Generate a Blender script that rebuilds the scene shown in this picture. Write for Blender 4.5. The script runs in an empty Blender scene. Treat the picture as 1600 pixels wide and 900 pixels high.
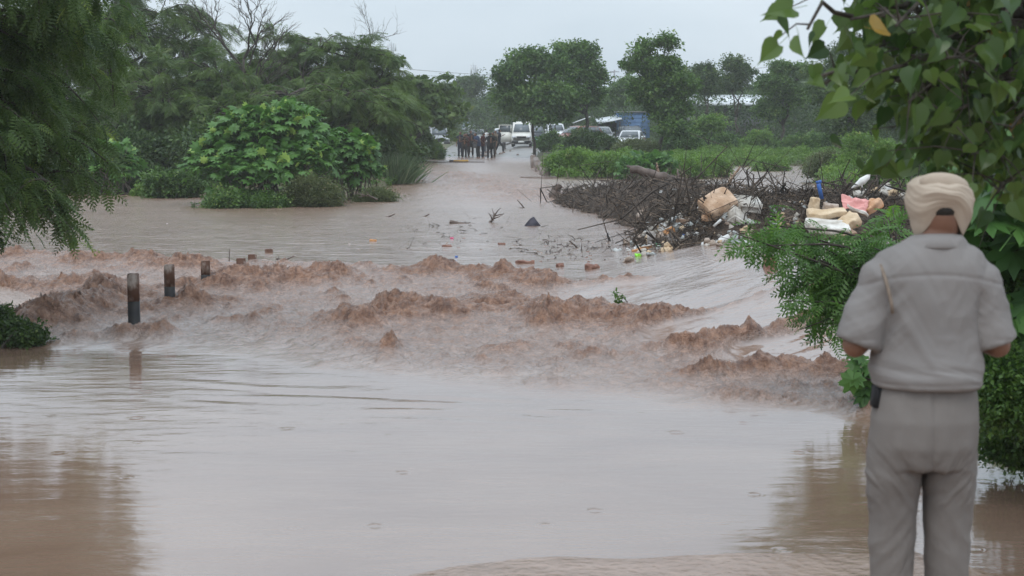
import bpy, math, random
import numpy as np
from mathutils import Vector, Matrix

R = math.radians
scene = bpy.context.scene
col = scene.collection

# ---------------------------------------------------------------- camera
F = 2400.0                      # focal length in pixels of a 1600 wide frame
CH = 2.35                       # camera height above the flood water
HZ = 190.0                      # image row of the horizon
TP = (450.0 - HZ) / F
PITCH = math.atan(TP)
CP, SP = math.cos(PITCH), math.sin(PITCH)
cam_d = bpy.data.cameras.new('camera')
cam = bpy.data.objects.new('camera', cam_d)
col.objects.link(cam)
cam.location = (0, 0, CH)
cam.rotation_euler = (math.pi / 2 - PITCH, 0, 0)
cam_d.sensor_width = 36.0
cam_d.lens = F / 1600.0 * 36.0
cam_d.clip_end = 6000
cam_d.clip_start = 0.1
cam_d.dof.use_dof = True
cam_d.dof.focus_distance = 24.0
cam_d.dof.aperture_fstop = 5.0
scene.camera = cam

# ---------------------------------------------------------------- render + light
scene.view_settings.view_transform = 'Standard'
scene.view_settings.look = 'None'
scene.view_settings.gamma = 1.0
scene.view_settings.exposure = 0.42
scene.cycles.use_denoising = True
scene.cycles.max_bounces = 6
scene.cycles.diffuse_bounces = 3
scene.cycles.glossy_bounces = 3
scene.cycles.transmission_bounces = 3
scene.cycles.volume_bounces = 1
scene.cycles.caustics_reflective = False
scene.cycles.caustics_refractive = False

SUN_EL, SUN_AZ = 58.0, 200.0
world = bpy.data.worlds.new('World')
scene.world = world
world.use_nodes = True
wn = world.node_tree
for n in list(wn.nodes):
    wn.nodes.remove(n)
wo = wn.nodes.new('ShaderNodeOutputWorld')
bg = wn.nodes.new('ShaderNodeBackground')
bg.inputs['Strength'].default_value = 0.1
sky = wn.nodes.new('ShaderNodeTexSky')
sky.sky_type = 'NISHITA'
sky.sun_disc = False
sky.sun_elevation = R(SUN_EL)
sky.sun_rotation = R(SUN_AZ)
sky.air_density = 1.0
sky.dust_density = 3.0
tc = wn.nodes.new('ShaderNodeTexCoord')
mp = wn.nodes.new('ShaderNodeMapping')
mp.inputs['Scale'].default_value = (1.0, 1.0, 3.2)
mp.inputs['Location'].default_value = (0.3, 0.1, 0.4)
nz = wn.nodes.new('ShaderNodeTexNoise')
nz.inputs['Scale'].default_value = 3.0
nz.inputs['Detail'].default_value = 5.0
nz.inputs['Roughness'].default_value = 0.5
nz.inputs['Distortion'].default_value = 0.4
cr = wn.nodes.new('ShaderNodeValToRGB')
cr.color_ramp.elements[0].position = 0.34
cr.color_ramp.elements[0].color = (4.5, 5.35, 6.15, 1)
cr.color_ramp.elements[1].position = 0.66
cr.color_ramp.elements[1].color = (5.7, 6.45, 7.15, 1)
mx = wn.nodes.new('ShaderNodeMixRGB')
mx.inputs['Fac'].default_value = 0.93
wn.links.new(tc.outputs['Generated'], mp.inputs['Vector'])
wn.links.new(mp.outputs['Vector'], nz.inputs['Vector'])
wn.links.new(nz.outputs['Fac'], cr.inputs['Fac'])
wn.links.new(sky.outputs['Color'], mx.inputs['Color1'])
wn.links.new(cr.outputs['Color'], mx.inputs['Color2'])
# an overcast dome is brighter overhead than at the skyline
sp = wn.nodes.new('ShaderNodeSeparateXYZ'); wn.links.new(tc.outputs['Generated'], sp.inputs[0])
gm_ = wn.nodes.new('ShaderNodeMapRange'); gm_.inputs['From Min'].default_value = 0.0; gm_.inputs['From Max'].default_value = 1.0
gm_.inputs['To Min'].default_value = 0.96; gm_.inputs['To Max'].default_value = 2.1
wn.links.new(sp.outputs['Z'], gm_.inputs['Value'])
vm = wn.nodes.new('ShaderNodeVectorMath'); vm.operation = 'SCALE'
wn.links.new(mx.outputs['Color'], vm.inputs[0]); wn.links.new(gm_.outputs[0], vm.inputs['Scale'])
wn.links.new(vm.outputs[0], bg.inputs['Color'])
wn.links.new(bg.outputs['Background'], wo.inputs['Surface'])

sun_d = bpy.data.lights.new('sun', 'SUN')
sun_d.energy = 0.7
sun_d.angle = R(25)
sun_d.color = (1.0, 0.97, 0.93)
sun = bpy.data.objects.new('sun', sun_d)
col.objects.link(sun)
_el, _az = R(SUN_EL), R(SUN_AZ)
_dir = Vector((math.sin(_az) * math.cos(_el), math.cos(_az) * math.cos(_el), math.sin(_el)))
sun.rotation_euler = _dir.to_track_quat('Z', 'Y').to_euler()
sun.location = (0, -10, 40)

# ---------------------------------------------------------------- image <-> world
def ray(px, py):
    a = (px - 800.0) / F
    b = -(py - 450.0) / F
    return np.array([a, CP + b * SP, -SP + b * CP])
def W(px, py, d):
    r = ray(px, py)
    return np.array([0, 0, CH]) + r * (d / r[1])
def G(px, py, z=0.0):
    r = ray(px, py)
    return np.array([0, 0, CH]) + r * ((z - CH) / r[2])
def pix(X, Y, Z=0.0):
    f = Y * CP - (Z - CH) * SP
    u = Y * SP + (Z - CH) * CP
    return 800 + F * X / f, 450 - F * u / f
def S(d):
    return F / d                # pixels per metre at distance d

# ---------------------------------------------------------------- tagging
def tag(o, label=None, cat=None, group=None, kind=None):
    if label: o['label'] = label
    if cat: o['category'] = cat
    if group: o['group'] = group
    if kind: o['kind'] = kind
    return o
def empty(name, loc=(0, 0, 0), rz=0.0, label=None, cat=None, group=None):
    o = bpy.data.objects.new(name, None)
    o.empty_display_size = 0.1
    o.location = tuple(float(v) for v in loc)
    o.rotation_euler = (0, 0, rz)
    col.objects.link(o)
    return tag(o, label, cat, group)

# ---------------------------------------------------------------- meshes from arrays
def mk_mesh(name, V, polys, smooth=False, fattr=None, vattr=None):
    """polys: list of int arrays (k, n). fattr: {name: per face values}; vattr: {name: per vertex values}"""
    V = np.asarray(V, dtype=np.float32)
    me = bpy.data.meshes.new(name)
    me.vertices.add(len(V))
    me.vertices.foreach_set('co', V.ravel())
    polys = [np.asarray(p, dtype=np.int32) for p in polys if len(p)]
    nl = sum(p.size for p in polys)
    nf = sum(len(p) for p in polys)
    me.loops.add(nl)
    me.polygons.add(nf)
    me.loops.foreach_set('vertex_index', np.concatenate([p.ravel() for p in polys]))
    tot = np.concatenate([np.full(len(p), p.shape[1], dtype=np.int32) for p in polys])
    st = np.concatenate([[0], np.cumsum(tot)[:-1]]).astype(np.int32)
    me.polygons.foreach_set('loop_start', st)
    if smooth:
        me.polygons.foreach_set('use_smooth', np.ones(nf, dtype=bool))
    me.update(calc_edges=True)
    if fattr:
        for k, v in fattr.items():
            a = me.attributes.new(k, 'FLOAT', 'FACE')
            a.data.foreach_set('value', np.asarray(v, dtype=np.float32))
    if vattr:
        for k, v in vattr.items():
            a = me.attributes.new(k, 'FLOAT', 'POINT')
            a.data.foreach_set('value', np.asarray(v, dtype=np.float32))
    return me
def link(name, me, mat=None, parent=None, loc=None):
    o = bpy.data.objects.new(name, me)
    if mat is not None:
        me.materials.clear()
        me.materials.append(mat)
    col.objects.link(o)
    if parent is not None:
        o.parent = parent
    if loc is not None:
        o.location = tuple(float(v) for v in loc)
    return o

class MB:
    """collects quads/polygons for one mesh"""
    def __init__(s):
        s.V = []; s.P = {}; s.n = 0
    def add(s, V, polys):
        V = np.asarray(V, dtype=float)
        for p in polys:
            p = np.asarray(p, dtype=np.int64)
            if p.ndim == 1: p = p[None]
            s.P.setdefault(p.shape[1], []).append(p + s.n)
        s.V.append(V); s.n += len(V)
        return s
    def box(s, c, size, rot=None, taper=1.0):
        x, y, z = [v / 2 for v in size]
        t = taper
        V = np.array([[-x, -y, -z], [x, -y, -z], [x, y, -z], [-x, y, -z],
                      [-x * t, -y * t, z], [x * t, -y * t, z], [x * t, y * t, z], [-x * t, y * t, z]])
        if rot is not None:
            V = V @ np.array(rot).T
        return s.add(V + np.asarray(c), [np.array([[0, 3, 2, 1], [4, 5, 6, 7], [0, 1, 5, 4], [1, 2, 6, 5], [2, 3, 7, 6], [3, 0, 4, 7]])])
    def tube(s, pts, rad, n=6, sx=1.0, cap=True, up=(0, 0, 1)):
        pts = np.asarray(pts, dtype=float)
        rad = np.asarray(rad, dtype=float) * np.ones(len(pts))
        T = np.gradient(pts, axis=0)
        T /= np.linalg.norm(T, axis=1)[:, None] + 1e-9
        u = np.array(up, dtype=float)
        if abs(T[0] @ u) > 0.95: u = np.array([1.0, 0.1, 0])
        A = np.cross(u, T); A /= np.linalg.norm(A, axis=1)[:, None] + 1e-9
        B = np.cross(T, A)
        th = np.arange(n) * 2 * math.pi / n
        V = pts[:, None] + rad[:, None, None] * (np.cos(th)[None, :, None] * A[:, None] * sx + np.sin(th)[None, :, None] * B[:, None])
        m = len(pts)
        i = np.arange(m - 1)[:, None] * n; j = np.arange(n)[None]; k = (j + 1) % n
        q = np.stack([i + j, i + k, i + n + k, i + n + j], -1).reshape(-1, 4)
        ps = [q]
        if cap:
            ps += [np.arange(n)[::-1][None], (np.arange(n) + (m - 1) * n)[None]]
        return s.add(V.reshape(-1, 3), ps)
    def loft(s, secs, n=20, ex=2.0):
        """secs: (cx, cy, z, rx, ry) stacked rings"""
        th = np.arange(n) * 2 * math.pi / n
        c, sn = np.cos(th), np.sin(th)
        cx = np.sign(c) * np.abs(c) ** (2 / ex); sy = np.sign(sn) * np.abs(sn) ** (2 / ex)
        V = np.array([[(a + rx * cx[t], b + ry * sy[t], z) for t in range(n)] for a, b, z, rx, ry in secs])
        m = len(secs)
        i = np.arange(m - 1)[:, None] * n; j = np.arange(n)[None]; k = (j + 1) % n
        q = np.stack([i + j, i + k, i + n + k, i + n + j], -1).reshape(-1, 4)
        return s.add(V.reshape(-1, 3), [q, np.arange(n)[::-1][None], (np.arange(n) + (m - 1) * n)[None]])
    def mesh(s, name, smooth=False):
        return mk_mesh(name, np.concatenate(s.V), [np.concatenate(v) for v in s.P.values()], smooth)
    def build(s, name, mat, parent=None, loc=None, smooth=False):
        return link(name, s.mesh(name, smooth), mat, parent, loc)

def sph_mb(mb, c, r, n=10, m=7):
    c = np.asarray(c, float); r = np.asarray(r, float) * np.ones(3)
    secs = []
    for i in range(m + 1):
        a = math.pi * i / m
        secs.append((c[0], c[1], c[2] - r[2] * math.cos(a), max(1e-3, r[0] * math.sin(a)), max(1e-3, r[1] * math.sin(a))))
    return mb.loft(secs, n)

def rotm(rx=0, ry=0, rz=0):
    return np.array((Matrix.Rotation(rz, 3, 'Z') @ Matrix.Rotation(ry, 3, 'Y') @ Matrix.Rotation(rx, 3, 'X')))

def voxel(me, name, size, smooth_it=3, fac=0.5):
    """union of closed shapes in one mesh -> one continuous skin"""
    o = bpy.data.objects.new('tmp', me)
    col.objects.link(o)
    m = o.modifiers.new('r', 'REMESH'); m.mode = 'VOXEL'; m.voxel_size = size; m.use_smooth_shade = True
    if smooth_it:
        m = o.modifiers.new('s', 'SMOOTH'); m.factor = fac; m.iterations = smooth_it
    dg = bpy.context.evaluated_depsgraph_get()
    ev = o.evaluated_get(dg)
    out = bpy.data.meshes.new_from_object(ev)
    out.name = name
    bpy.data.objects.remove(o)
    out.polygons.foreach_set('use_smooth', np.ones(len(out.polygons), dtype=bool))
    return out
def get_co(me):
    a = np.empty(len(me.vertices) * 3, dtype=np.float32); me.vertices.foreach_get('co', a); return a.reshape(-1, 3).astype(float)
def get_no(me):
    a = np.empty(len(me.vertices) * 3, dtype=np.float32); me.vertices.foreach_get('normal', a); return a.reshape(-1, 3).astype(float)
def set_co(me, V):
    me.vertices.foreach_set('co', V.astype(np.float32).ravel()); me.update()

# ---------------------------------------------------------------- noise
def _h(ix, iy, seed):
    n = (ix.astype(np.int64) * 374761393 + iy.astype(np.int64) * 668265263 + seed * 1442695041) & 0xFFFFFFFF
    n = ((n ^ (n >> 13)) * 1274126177) & 0xFFFFFFFF
    return ((n ^ (n >> 16)) & 0xFFFF) / 65535.0
def perlin(x, y, seed=0):
    x = np.asarray(x, float); y = np.asarray(y, float)
    ix, iy = np.floor(x), np.floor(y)
    fx, fy = x - ix, y - iy
    def g(dx, dy):
        a = _h(ix + dx, iy + dy, seed) * 2 * math.pi
        return np.cos(a) * (fx - dx) + np.sin(a) * (fy - dy)
    u = fx * fx * fx * (fx * (fx * 6 - 15) + 10); v = fy * fy * fy * (fy * (fy * 6 - 15) + 10)
    return (g(0, 0) * (1 - u) + g(1, 0) * u) * (1 - v) + (g(0, 1) * (1 - u) + g(1, 1) * u) * v
def fbm(x, y, o=4, seed=0, ga=0.5):
    s = 0; a = 1.0
    for k in range(o):
        s = s + a * perlin(x * 2 ** k + 17.3 * k, y * 2 ** k - 9.1 * k, seed + k)
        a *= ga
    return s
def ridged(x, y, o=4, seed=0, ga=0.55):
    s = 0; a = 1.0
    for k in range(o):
        s = s + a * (1 - 2.2 * np.abs(perlin(x * 2 ** k + 3.3 * k, y * 2 ** k + 7.1 * k, seed + k)))
        a *= ga
    return s / 2.0
def sstep(a, b, x):
    t = np.clip((x - a) / (b - a), 0, 1)
    return t * t * (3 - 2 * t)

# ---------------------------------------------------------------- materials
def pmat(name, c1, c2=None, scale=4.0, rough=0.7, bump=0.0, bscale=None, detail=4, metal=0.0, ior=1.45, coords='Object', stretch=None, spec=0.5, ramp=(0.35, 0.65), var=0.0):
    m = bpy.data.materials.new(name)
    m.use_nodes = True
    nt = m.node_tree; N = nt.nodes; L = nt.links
    b = N['Principled BSDF']
    b.inputs['Roughness'].default_value = rough
    b.inputs['Metallic'].default_value = metal
    b.inputs['IOR'].default_value = ior
    b.inputs['Specular IOR Level'].default_value = spec
    b.inputs['Base Color'].default_value = (*c1, 1)
    t = N.new('ShaderNodeTexCoord')
    vec = t.outputs[coords]
    if stretch:
        mpn = N.new('ShaderNodeMapping'); mpn.inputs['Scale'].default_value = stretch
        L.new(vec, mpn.inputs['Vector']); vec = mpn.outputs['Vector']
    if c2:
        n = N.new('ShaderNodeTexNoise'); n.inputs['Scale'].default_value = scale; n.inputs['Detail'].default_value = detail
        L.new(vec, n.inputs['Vector'])
        r = N.new('ShaderNodeValToRGB')
        r.color_ramp.elements[0].position = ramp[0]; r.color_ramp.elements[0].color = (*c1, 1)
        r.color_ramp.elements[1].position = ramp[1]; r.color_ramp.elements[1].color = (*c2, 1)
        L.new(n.outputs['Fac'], r.inputs['Fac'])
        outc = r.outputs['Color']
        if var:
            oi = N.new('ShaderNodeObjectInfo'); mr = N.new('ShaderNodeMapRange')
            mr.inputs['To Min'].default_value = 1 - var; mr.inputs['To Max'].default_value = 1 + var
            L.new(oi.outputs['Random'], mr.inputs['Value'])
            hs = N.new('ShaderNodeHueSaturation'); L.new(mr.outputs[0], hs.inputs['Value']); L.new(outc, hs.inputs['Color'])
            outc = hs.outputs['Color']
        L.new(outc, b.inputs['Base Color'])
    if bump:
        n2 = N.new('ShaderNodeTexNoise'); n2.inputs['Scale'].default_value = bscale or scale * 3; n2.inputs['Detail'].default_value = 5
        L.new(vec, n2.inputs['Vector'])
        bp = N.new('ShaderNodeBump'); bp.inputs['Strength'].default_value = 1.0; bp.inputs['Distance'].default_value = bump
        L.new(n2.outputs['Fac'], bp.inputs['Height']); L.new(bp.outputs['Normal'], b.inputs['Normal'])
    return m

def leafmat(name, dark, light, tip=None, transl=0.3, rough=0.45, nscale=0.8):
    m = bpy.data.materials.new(name)
    m.use_nodes = True
    nt = m.node_tree; N = nt.nodes; L = nt.links
    b = N['Principled BSDF']
    out = N['Material Output']
    at = N.new('ShaderNodeAttribute'); at.attribute_name = 'tint'
    r = N.new('ShaderNodeValToRGB')
    r.color_ramp.elements[0].position = 0.0; r.color_ramp.elements[0].color = (*dark, 1)
    r.color_ramp.elements[1].position = 0.85; r.color_ramp.elements[1].color = (*light, 1)
    if tip:
        e = r.color_ramp.elements.new(0.97); e.color = (*tip, 1)
    L.new(at.outputs['Fac'], r.inputs['Fac'])
    L.new(r.outputs['Color'], b.inputs['Base Color'])
    b.inputs['Roughness'].default_value = rough
    b.inputs['Specular IOR Level'].default_value = 0.35
    tr = N.new('ShaderNodeBsdfTranslucent')
    hs = N.new('ShaderNodeHueSaturation'); hs.inputs['Value'].default_value = 1.3; hs.inputs['Saturation'].default_value = 1.1
    L.new(r.outputs['Color'], hs.inputs['Color']); L.new(hs.outputs['Color'], tr.inputs['Color'])
    ms = N.new('ShaderNodeMixShader'); ms.inputs['Fac'].default_value = transl
    L.new(b.outputs[0], ms.inputs[1]); L.new(tr.outputs[0], ms.inputs[2]); L.new(ms.outputs[0], out.inputs['Surface'])
    return m

M = {}
M['bark'] = pmat('bark', (0.035, 0.028, 0.022), (0.09, 0.075, 0.06), 9, 0.9, 0.02, stretch=(1, 1, .25))
M['bark_pale'] = pmat('bark_pale', (0.09, 0.075, 0.06), (0.2, 0.17, 0.14), 9, 0.9, 0.02)
M['acacia'] = leafmat('acacia_leaf', (0.045, 0.082, 0.028), (0.130, 0.205, 0.060), (0.24, 0.32, 0.08), 0.4)
M['acacia_far'] = leafmat('acacia_far_leaf', (0.044, 0.083, 0.023), (0.141, 0.212, 0.053), (0.154, 0.189, 0.062), 0.3)
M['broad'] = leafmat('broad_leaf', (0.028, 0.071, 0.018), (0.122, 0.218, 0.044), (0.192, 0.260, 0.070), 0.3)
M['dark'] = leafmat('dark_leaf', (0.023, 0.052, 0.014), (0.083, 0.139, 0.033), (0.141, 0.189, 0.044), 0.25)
M['castor'] = leafmat('castor_leaf', (0.044, 0.112, 0.028), (0.122, 0.254, 0.055), (0.358, 0.496, 0.132), 0.3, 0.4)
M['weed'] = leafmat('weed_leaf', (0.064, 0.130, 0.025), (0.192, 0.319, 0.062), (0.307, 0.330, 0.106), 0.35)
M['olive'] = leafmat('olive_weed_leaf', (0.07, 0.095, 0.035), (0.16, 0.19, 0.08), (0.26, 0.24, 0.13), 0.35)
M['grass'] = leafmat('grass_blade', (0.07, 0.12, 0.05), (0.19, 0.26, 0.13), (0.3, 0.33, 0.2), 0.3)
M['peepal'] = leafmat('heart_leaf', (0.028, 0.065, 0.019), (0.147, 0.224, 0.057), (0.307, 0.201, 0.044), 0.4, 0.25)
M['bright'] = leafmat('feather_leaf', (0.025, 0.070, 0.018), (0.11, 0.225, 0.045), (0.18, 0.34, 0.06), 0.4)

# ---------------------------------------------------------------- foliage templates (all quads: x width, y length, z normal)
def T_leaf():
    return np.array([[0, 0, 0], [.28, .45, .04], [0, 1, -.05], [-.28, .45, .04]]), np.array([[0, 1, 2, 3]])
def T_multi(base, n, seed, spread=1.0, size=0.6):
    r = np.random.RandomState(seed); V = []; Q = []; k = 0
    bv, bq = base
    for i in range(n):
        a = r.uniform(-math.pi, math.pi); e = r.uniform(-.7, .7)
        m = rotm(e, r.uniform(-.9, .9), a)
        o = r.normal(0, .28 * spread, 3) * (1, 1, .8)
        V.append((bv * size * r.uniform(.7, 1.2)) @ m.T + o); Q.append(bq + k); k += len(bv)
    return np.concatenate(V), np.concatenate(Q)
def T_frond(n=6, w=.05, lw=.28, droop=.25):
    V = []; Q = []; k = 0
    for i in range(n):
        t = (i + 1) / n
        y = t; z = -droop * t * t
        l = lw * math.sin(math.pi * (0.25 + 0.65 * t))
        for s in (-1, 1):
            V += [[0, y - .03, z], [s * l * .5, y + .05 - w, z - .01], [s * l, y + .10, z - .05], [s * l * .5, y + .05 + w, z]]
            Q.append([k, k + 1, k + 2, k + 3]); k += 4
    V += [[-.008, 0, 0], [.008, 0, 0], [.005, .55, -droop * .3], [-.005, .55, -droop * .3], [.004, 1, -droop], [-.004, 1, -droop]]
    Q += [[k, k + 1, k + 2, k + 3], [k + 3, k + 2, k + 4, k + 5]]
    return np.array(V), np.array(Q)
def T_castor(n=8):
    V = []; Q = []; k = 0
    for i in range(n):
        a = (i - (n - 1) / 2) / n * 2 * math.pi * .93
        l = (.62 - .16 * abs(i - (n - 1) / 2) / ((n - 1) / 2))
        c, s = math.sin(a), math.cos(a)
        w = .135
        def pt(r_, o_, z_): return [r_ * c - o_ * s, r_ * s + o_ * c + .0, z_]
        V += [[0, 0, 0], pt(l * .55, -w, -.05), pt(l, 0, -.17), pt(l * .55, w, -.05)]
        Q.append([k, k + 1, k + 2, k + 3]); k += 4
    V += [[-.012, -.6, -.35], [.012, -.6, -.35], [.012, 0, 0], [-.012, 0, 0]]; Q.append([k, k + 1, k + 2, k + 3])
    return np.array(V), np.array(Q)
def T_heart():
    half = [(0, .02), (.22, -.08), (.42, .06), (.47, .28), (.36, .52), (.17, .74), (0.045, .9), (0, 1.12)]
    mid = [(0, .02), (0, .08), (0, .16), (0, .3), (0, .5), (0, .72), (0, .9), (0, 1.12)]
    V = []; Q = []
    for s in (1, -1):
        k = len(V)
        for (x, y), (mx_, my) in zip(half, mid):
            V.append([s * x, y, .42 * x - .22 * y * y]); V.append([0, my, -.22 * my * my])
        for i in range(len(half) - 1):
            q = [k + 2 * i, k + 2 * i + 2, k + 2 * i + 3, k + 2 * i + 1]
            Q.append(q if s > 0 else q[::-1])
    k = len(V)
    V += [[-.01, -.5, .12], [.01, -.5, .12], [.012, .04, 0], [-.012, .04, 0]]; Q.append([k, k + 1, k + 2, k + 3])
    return np.array(V), np.array(Q)
def T_blade():
    return (np.array([[-.02, 0, 0], [.02, 0, 0], [.017, .5, .04], [-.017, .5, .04], [.003, 1, .25], [-.003, 1, .25]]), np.array([[0, 1, 2, 3], [3, 2, 4, 5]]))
LEAF = T_leaf()
SPRAY = T_multi(LEAF, 6, 1)
SPRAY_W = T_multi(LEAF, 9, 2, 1.2, .5)
FROND = T_frond()
FROND_FINE = T_frond(7, .055, .29, .35)
FROND_BIG = T_frond(7, .055, .34, .2)
CASTOR = T_castor()
HEART = T_heart()
BLADE = T_blade()
PAIR = T_multi(LEAF, 3, 5, .8, .8)

def frames(A, Nn):
    A = A / (np.linalg.norm(A, axis=1)[:, None] + 1e-9)
    Nn = Nn - (Nn * A).sum(1)[:, None] * A
    Nn /= np.linalg.norm(Nn, axis=1)[:, None] + 1e-9
    B = np.cross(A, Nn)
    return np.stack([B, A, Nn], axis=2)      # columns
def place(T, P, Rm, s):
    tv, tq = T
    n = len(P)
    V = np.einsum('nij,kj->nki', Rm, tv) * s[:, None, None] + P[:, None]
    Q = tq[None] + (np.arange(n) * len(tv))[:, None, None]
    return V.reshape(-1, 3), Q.reshape(-1, tq.shape[1])

def foliage(name, P, A, Nn, s, T, tint, mat, parent=None, z0=None):
    Rm = frames(A, Nn)
    V, Q = place(T, P, Rm, s)
    if z0 is not None:
        V[:, 2] = np.maximum(V[:, 2], z0)
    ft = np.repeat(np.clip(tint, 0, 1), len(T[1]))
    me = mk_mesh(name, V, [Q], False, {'tint': ft})
    return link(name, me, mat, parent)

def scatter(clumps, rng, per_m3=None, n_sub=20, per_sub=60, sub_r=.35, shell=.55, zmin=None):
    """clumps: list (centre, radii). returns leaf points, outward dirs, tint, sub centres"""
    P = []; O = []; Tn = []; C = []
    vol = np.array([np.prod(r) for _, r in clumps]) ** (2 / 3.0)
    share = vol / vol.sum()
    for (c, r), w in zip(clumps, share):
        c = np.asarray(c, float); r = np.asarray(r, float) * np.ones(3)
        k = max(3, int(round(n_sub * len(clumps) * w)))
        u = rng.normal(size=(k, 3)); u /= np.linalg.norm(u, axis=1)[:, None]
        rr = rng.uniform(shell, 1.02, k) ** 1.0
        sc = c + u * np.maximum(r - sub_r * .7, r * .45) * rr[:, None]
        st = rng.uniform(-.26, .30, k)
        for i in range(k):
            m = int(per_sub * rng.uniform(.5, 1.4))
            q = rng.normal(size=(m, 3)) * sub_r * .8 * np.array([1, 1, .62]) * rng.uniform(.6, 1.25)
            p = sc[i] + q
            q = q * np.minimum(1, 1.9 * sub_r / (np.linalg.norm(q, axis=1)[:, None] + 1e-6)); P.append(p); O.append(u[i] * .8 + q / sub_r * .6)
            Tn.append(np.full(m, .42 + st[i]) + rng.normal(0, .17, m)); C.append(sc[i])
    P = np.concatenate(P); O = np.concatenate(O); Tn = np.concatenate(Tn)
    if zmin is not None:
        k = P[:, 2] > zmin
        P, O, Tn = P[k], O[k], Tn[k]
    return P, O, Tn, np.array(C)

def limb_pts(a, b, rng, n=6, sag=0.0, wob=0.05):
    a = np.asarray(a, float); b = np.asarray(b, float)
    t = np.linspace(0, 1, n)[:, None]
    L = np.linalg.norm(b - a)
    p = a * (1 - t) + b * t
    p[1:-1] += rng.normal(0, wob * L, (n - 2, 3)) * np.array([1, 1, .5])
    p[:, 2] += sag * L * np.sin(t[:, 0] * math.pi)
    return p

def make_tree(name, label, cat, base, clumps, rng, leafT, leaf_s, mat, n_sub=20, per_sub=60, sub_r=.4, trunk_r=.15,
              group=None, droop=.0, up=.6, bark=None, twigs=True, shell=.5, fork=None, stems=1, zmin=None, crown_name='crown'):
    base = np.asarray(base, float)
    root = empty(name, base, 0, label, cat, group)
    P, O, Tn, C = scatter(clumps, rng, n_sub=n_sub, per_sub=per_sub, sub_r=sub_r, shell=shell, zmin=zmin)
    n = len(P)
    A = O * np.array([1, 1, .5]) + rng.normal(0, .55, (n, 3)); A[:, 2] -= droop
    Nn = rng.normal(0, .5, (n, 3)); Nn[:, 2] += up
    s = leaf_s * rng.uniform(.65, 1.25, n)
    foliage(crown_name, P - base, A, Nn, s, leafT, Tn, mat, root)
    mb = MB()
    cen = np.mean([c for c, _ in clumps], axis=0)
    top = max(c[2] for c, _ in clumps)
    f = np.array(fork, float) if fork is not None else base + (cen - base) * np.array([.35, .35, .4])
    for k in range(stems):
        b = base + (rng.normal(0, trunk_r * 2.2, 3) * np.array([1, 1, 0]) if stems > 1 else 0)
        ff = f + (rng.normal(0, .25, 3) if stems > 1 else 0)
        p = limb_pts(b, ff, rng, 7, 0, .025)
        p[0, 2] -= .3
        mb.tube(p - base, np.linspace(trunk_r, trunk_r * .72, 7) * (1 if stems == 1 else .6), 9)
    allc = []
    for c, r in clumps:
        c = np.asarray(c, float)
        p = limb_pts(f, c, rng, 7, .05, .05)
        mb.tube(p - base, np.linspace(trunk_r * .6, trunk_r * .16, 7), 6)
        allc.append(c)
    if twigs:
        allc = np.array(allc)
        for q in C:
            j = np.argmin(np.linalg.norm(allc - q, axis=1))
            st = allc[j] * .75 + f * .25 if rng.rand() < .4 else allc[j]
            p = limb_pts(st, q, rng, 5, .06, .07)
            mb.tube(p - base, np.linspace(trunk_r * .16, trunk_r * .04 + .004, 5), 4, cap=False)
    mb.build('trunk', bark or M['bark'], root, smooth=True)
    return root
# ================================================================ flood water
def xr_(X, Y): return X + 0.0125 * Y          # distance from the axis of the flooded road
def P2(*pts, z=0.0): return [G(px, py, z)[:2] for px, py in pts]
# breaking crests of the torrent: points, half width, height, roughness
def lift_z(X, Y):
    xr = xr_(X, Y)
    return .50 * sstep(.9, 4.3, xr + .25 * fbm(X * .5, Y * .5, 2, 4)) * sstep(13.5, 19.5, Y) * (1 - .65 * sstep(23.5, 28, Y)) * (1 - sstep(30, 48, Y))
def GL(px, py):
    r = ray(px, py); t = np.arange(6, 130, .03) / r[1]
    P = np.array([0, 0, CH]) + r * t[:, None]
    k = np.argmax(P[:, 2] <= lift_z(P[:, 0], P[:, 1]))
    return P[k]
def P3(*pts): return [GL(px, py)[:2] for px, py in pts]
# breaking crests of the torrent: points, half width, height
CRESTS = [
    (P3((640, 430), (700, 426), (760, 433), (850, 449), (930, 450)), .55, .10),
    (P3((920, 450), (1005, 440)), .35, .06),
    (P3((560, 503), (640, 492), (720, 486), (800, 492), (880, 502), (960, 507), (1030, 508)), .70, .115),
    (P3((1030, 505), (1098, 494)), .42, .07),
    (P3((800, 474), (870, 480), (930, 486)), .4, .08),
    (P3((385, 447), (410, 444), (450, 441), (500, 438)), .72, .20),
    (P3((235, 487), (292, 482)), .32, .20),
    (P3((0, 462), (60, 458), (130, 455), (190, 458)), .6, .15),
    (P3((60, 512), (100, 496), (150, 486), (170, 478)), .7, .21),
    (P3((0, 406), (60, 404), (110, 404)), .6, .11),
    (P3((125, 410), (180, 408), (240, 412)), .6, .12),
    (P3((255, 420), (300, 424)), .5, .16),
    (P3((110, 535), (150, 532), (205, 528), (235, 527)), .28, .08),
    (P3((1208, 440), (1160, 462), (1120, 480), (1085, 492)), .14, .06),
    (P3((1285, 500), (1215, 515), (1150, 533), (1080, 548), (1020, 548)), .24, .08),
    (P3((1340, 595), (1250, 583), (1160, 586), (1080, 592)), .34, .06),
    (P3((1380, 642), (1300, 630), (1200, 624), (1140, 618)), .45, .06),
    (P3((545, 505), (575, 502)), .25, .14),
    (P3((700, 272), (800, 300), (860, 312)), 3.0, .05),
]
SHEETS = [([850, 1000, 1100, 1200, 1330], [455, 443, 408, 380, 368], [477, 485, 488, 458, 432]),
          ([985, 1080, 1150, 1210, 1330], [526, 502, 478, 452, 422], [537, 543, 529, 514, 486]),
          ([1120, 1200, 1300, 1400], [552, 535, 508, 486], [567, 577, 582, 578])]
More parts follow.
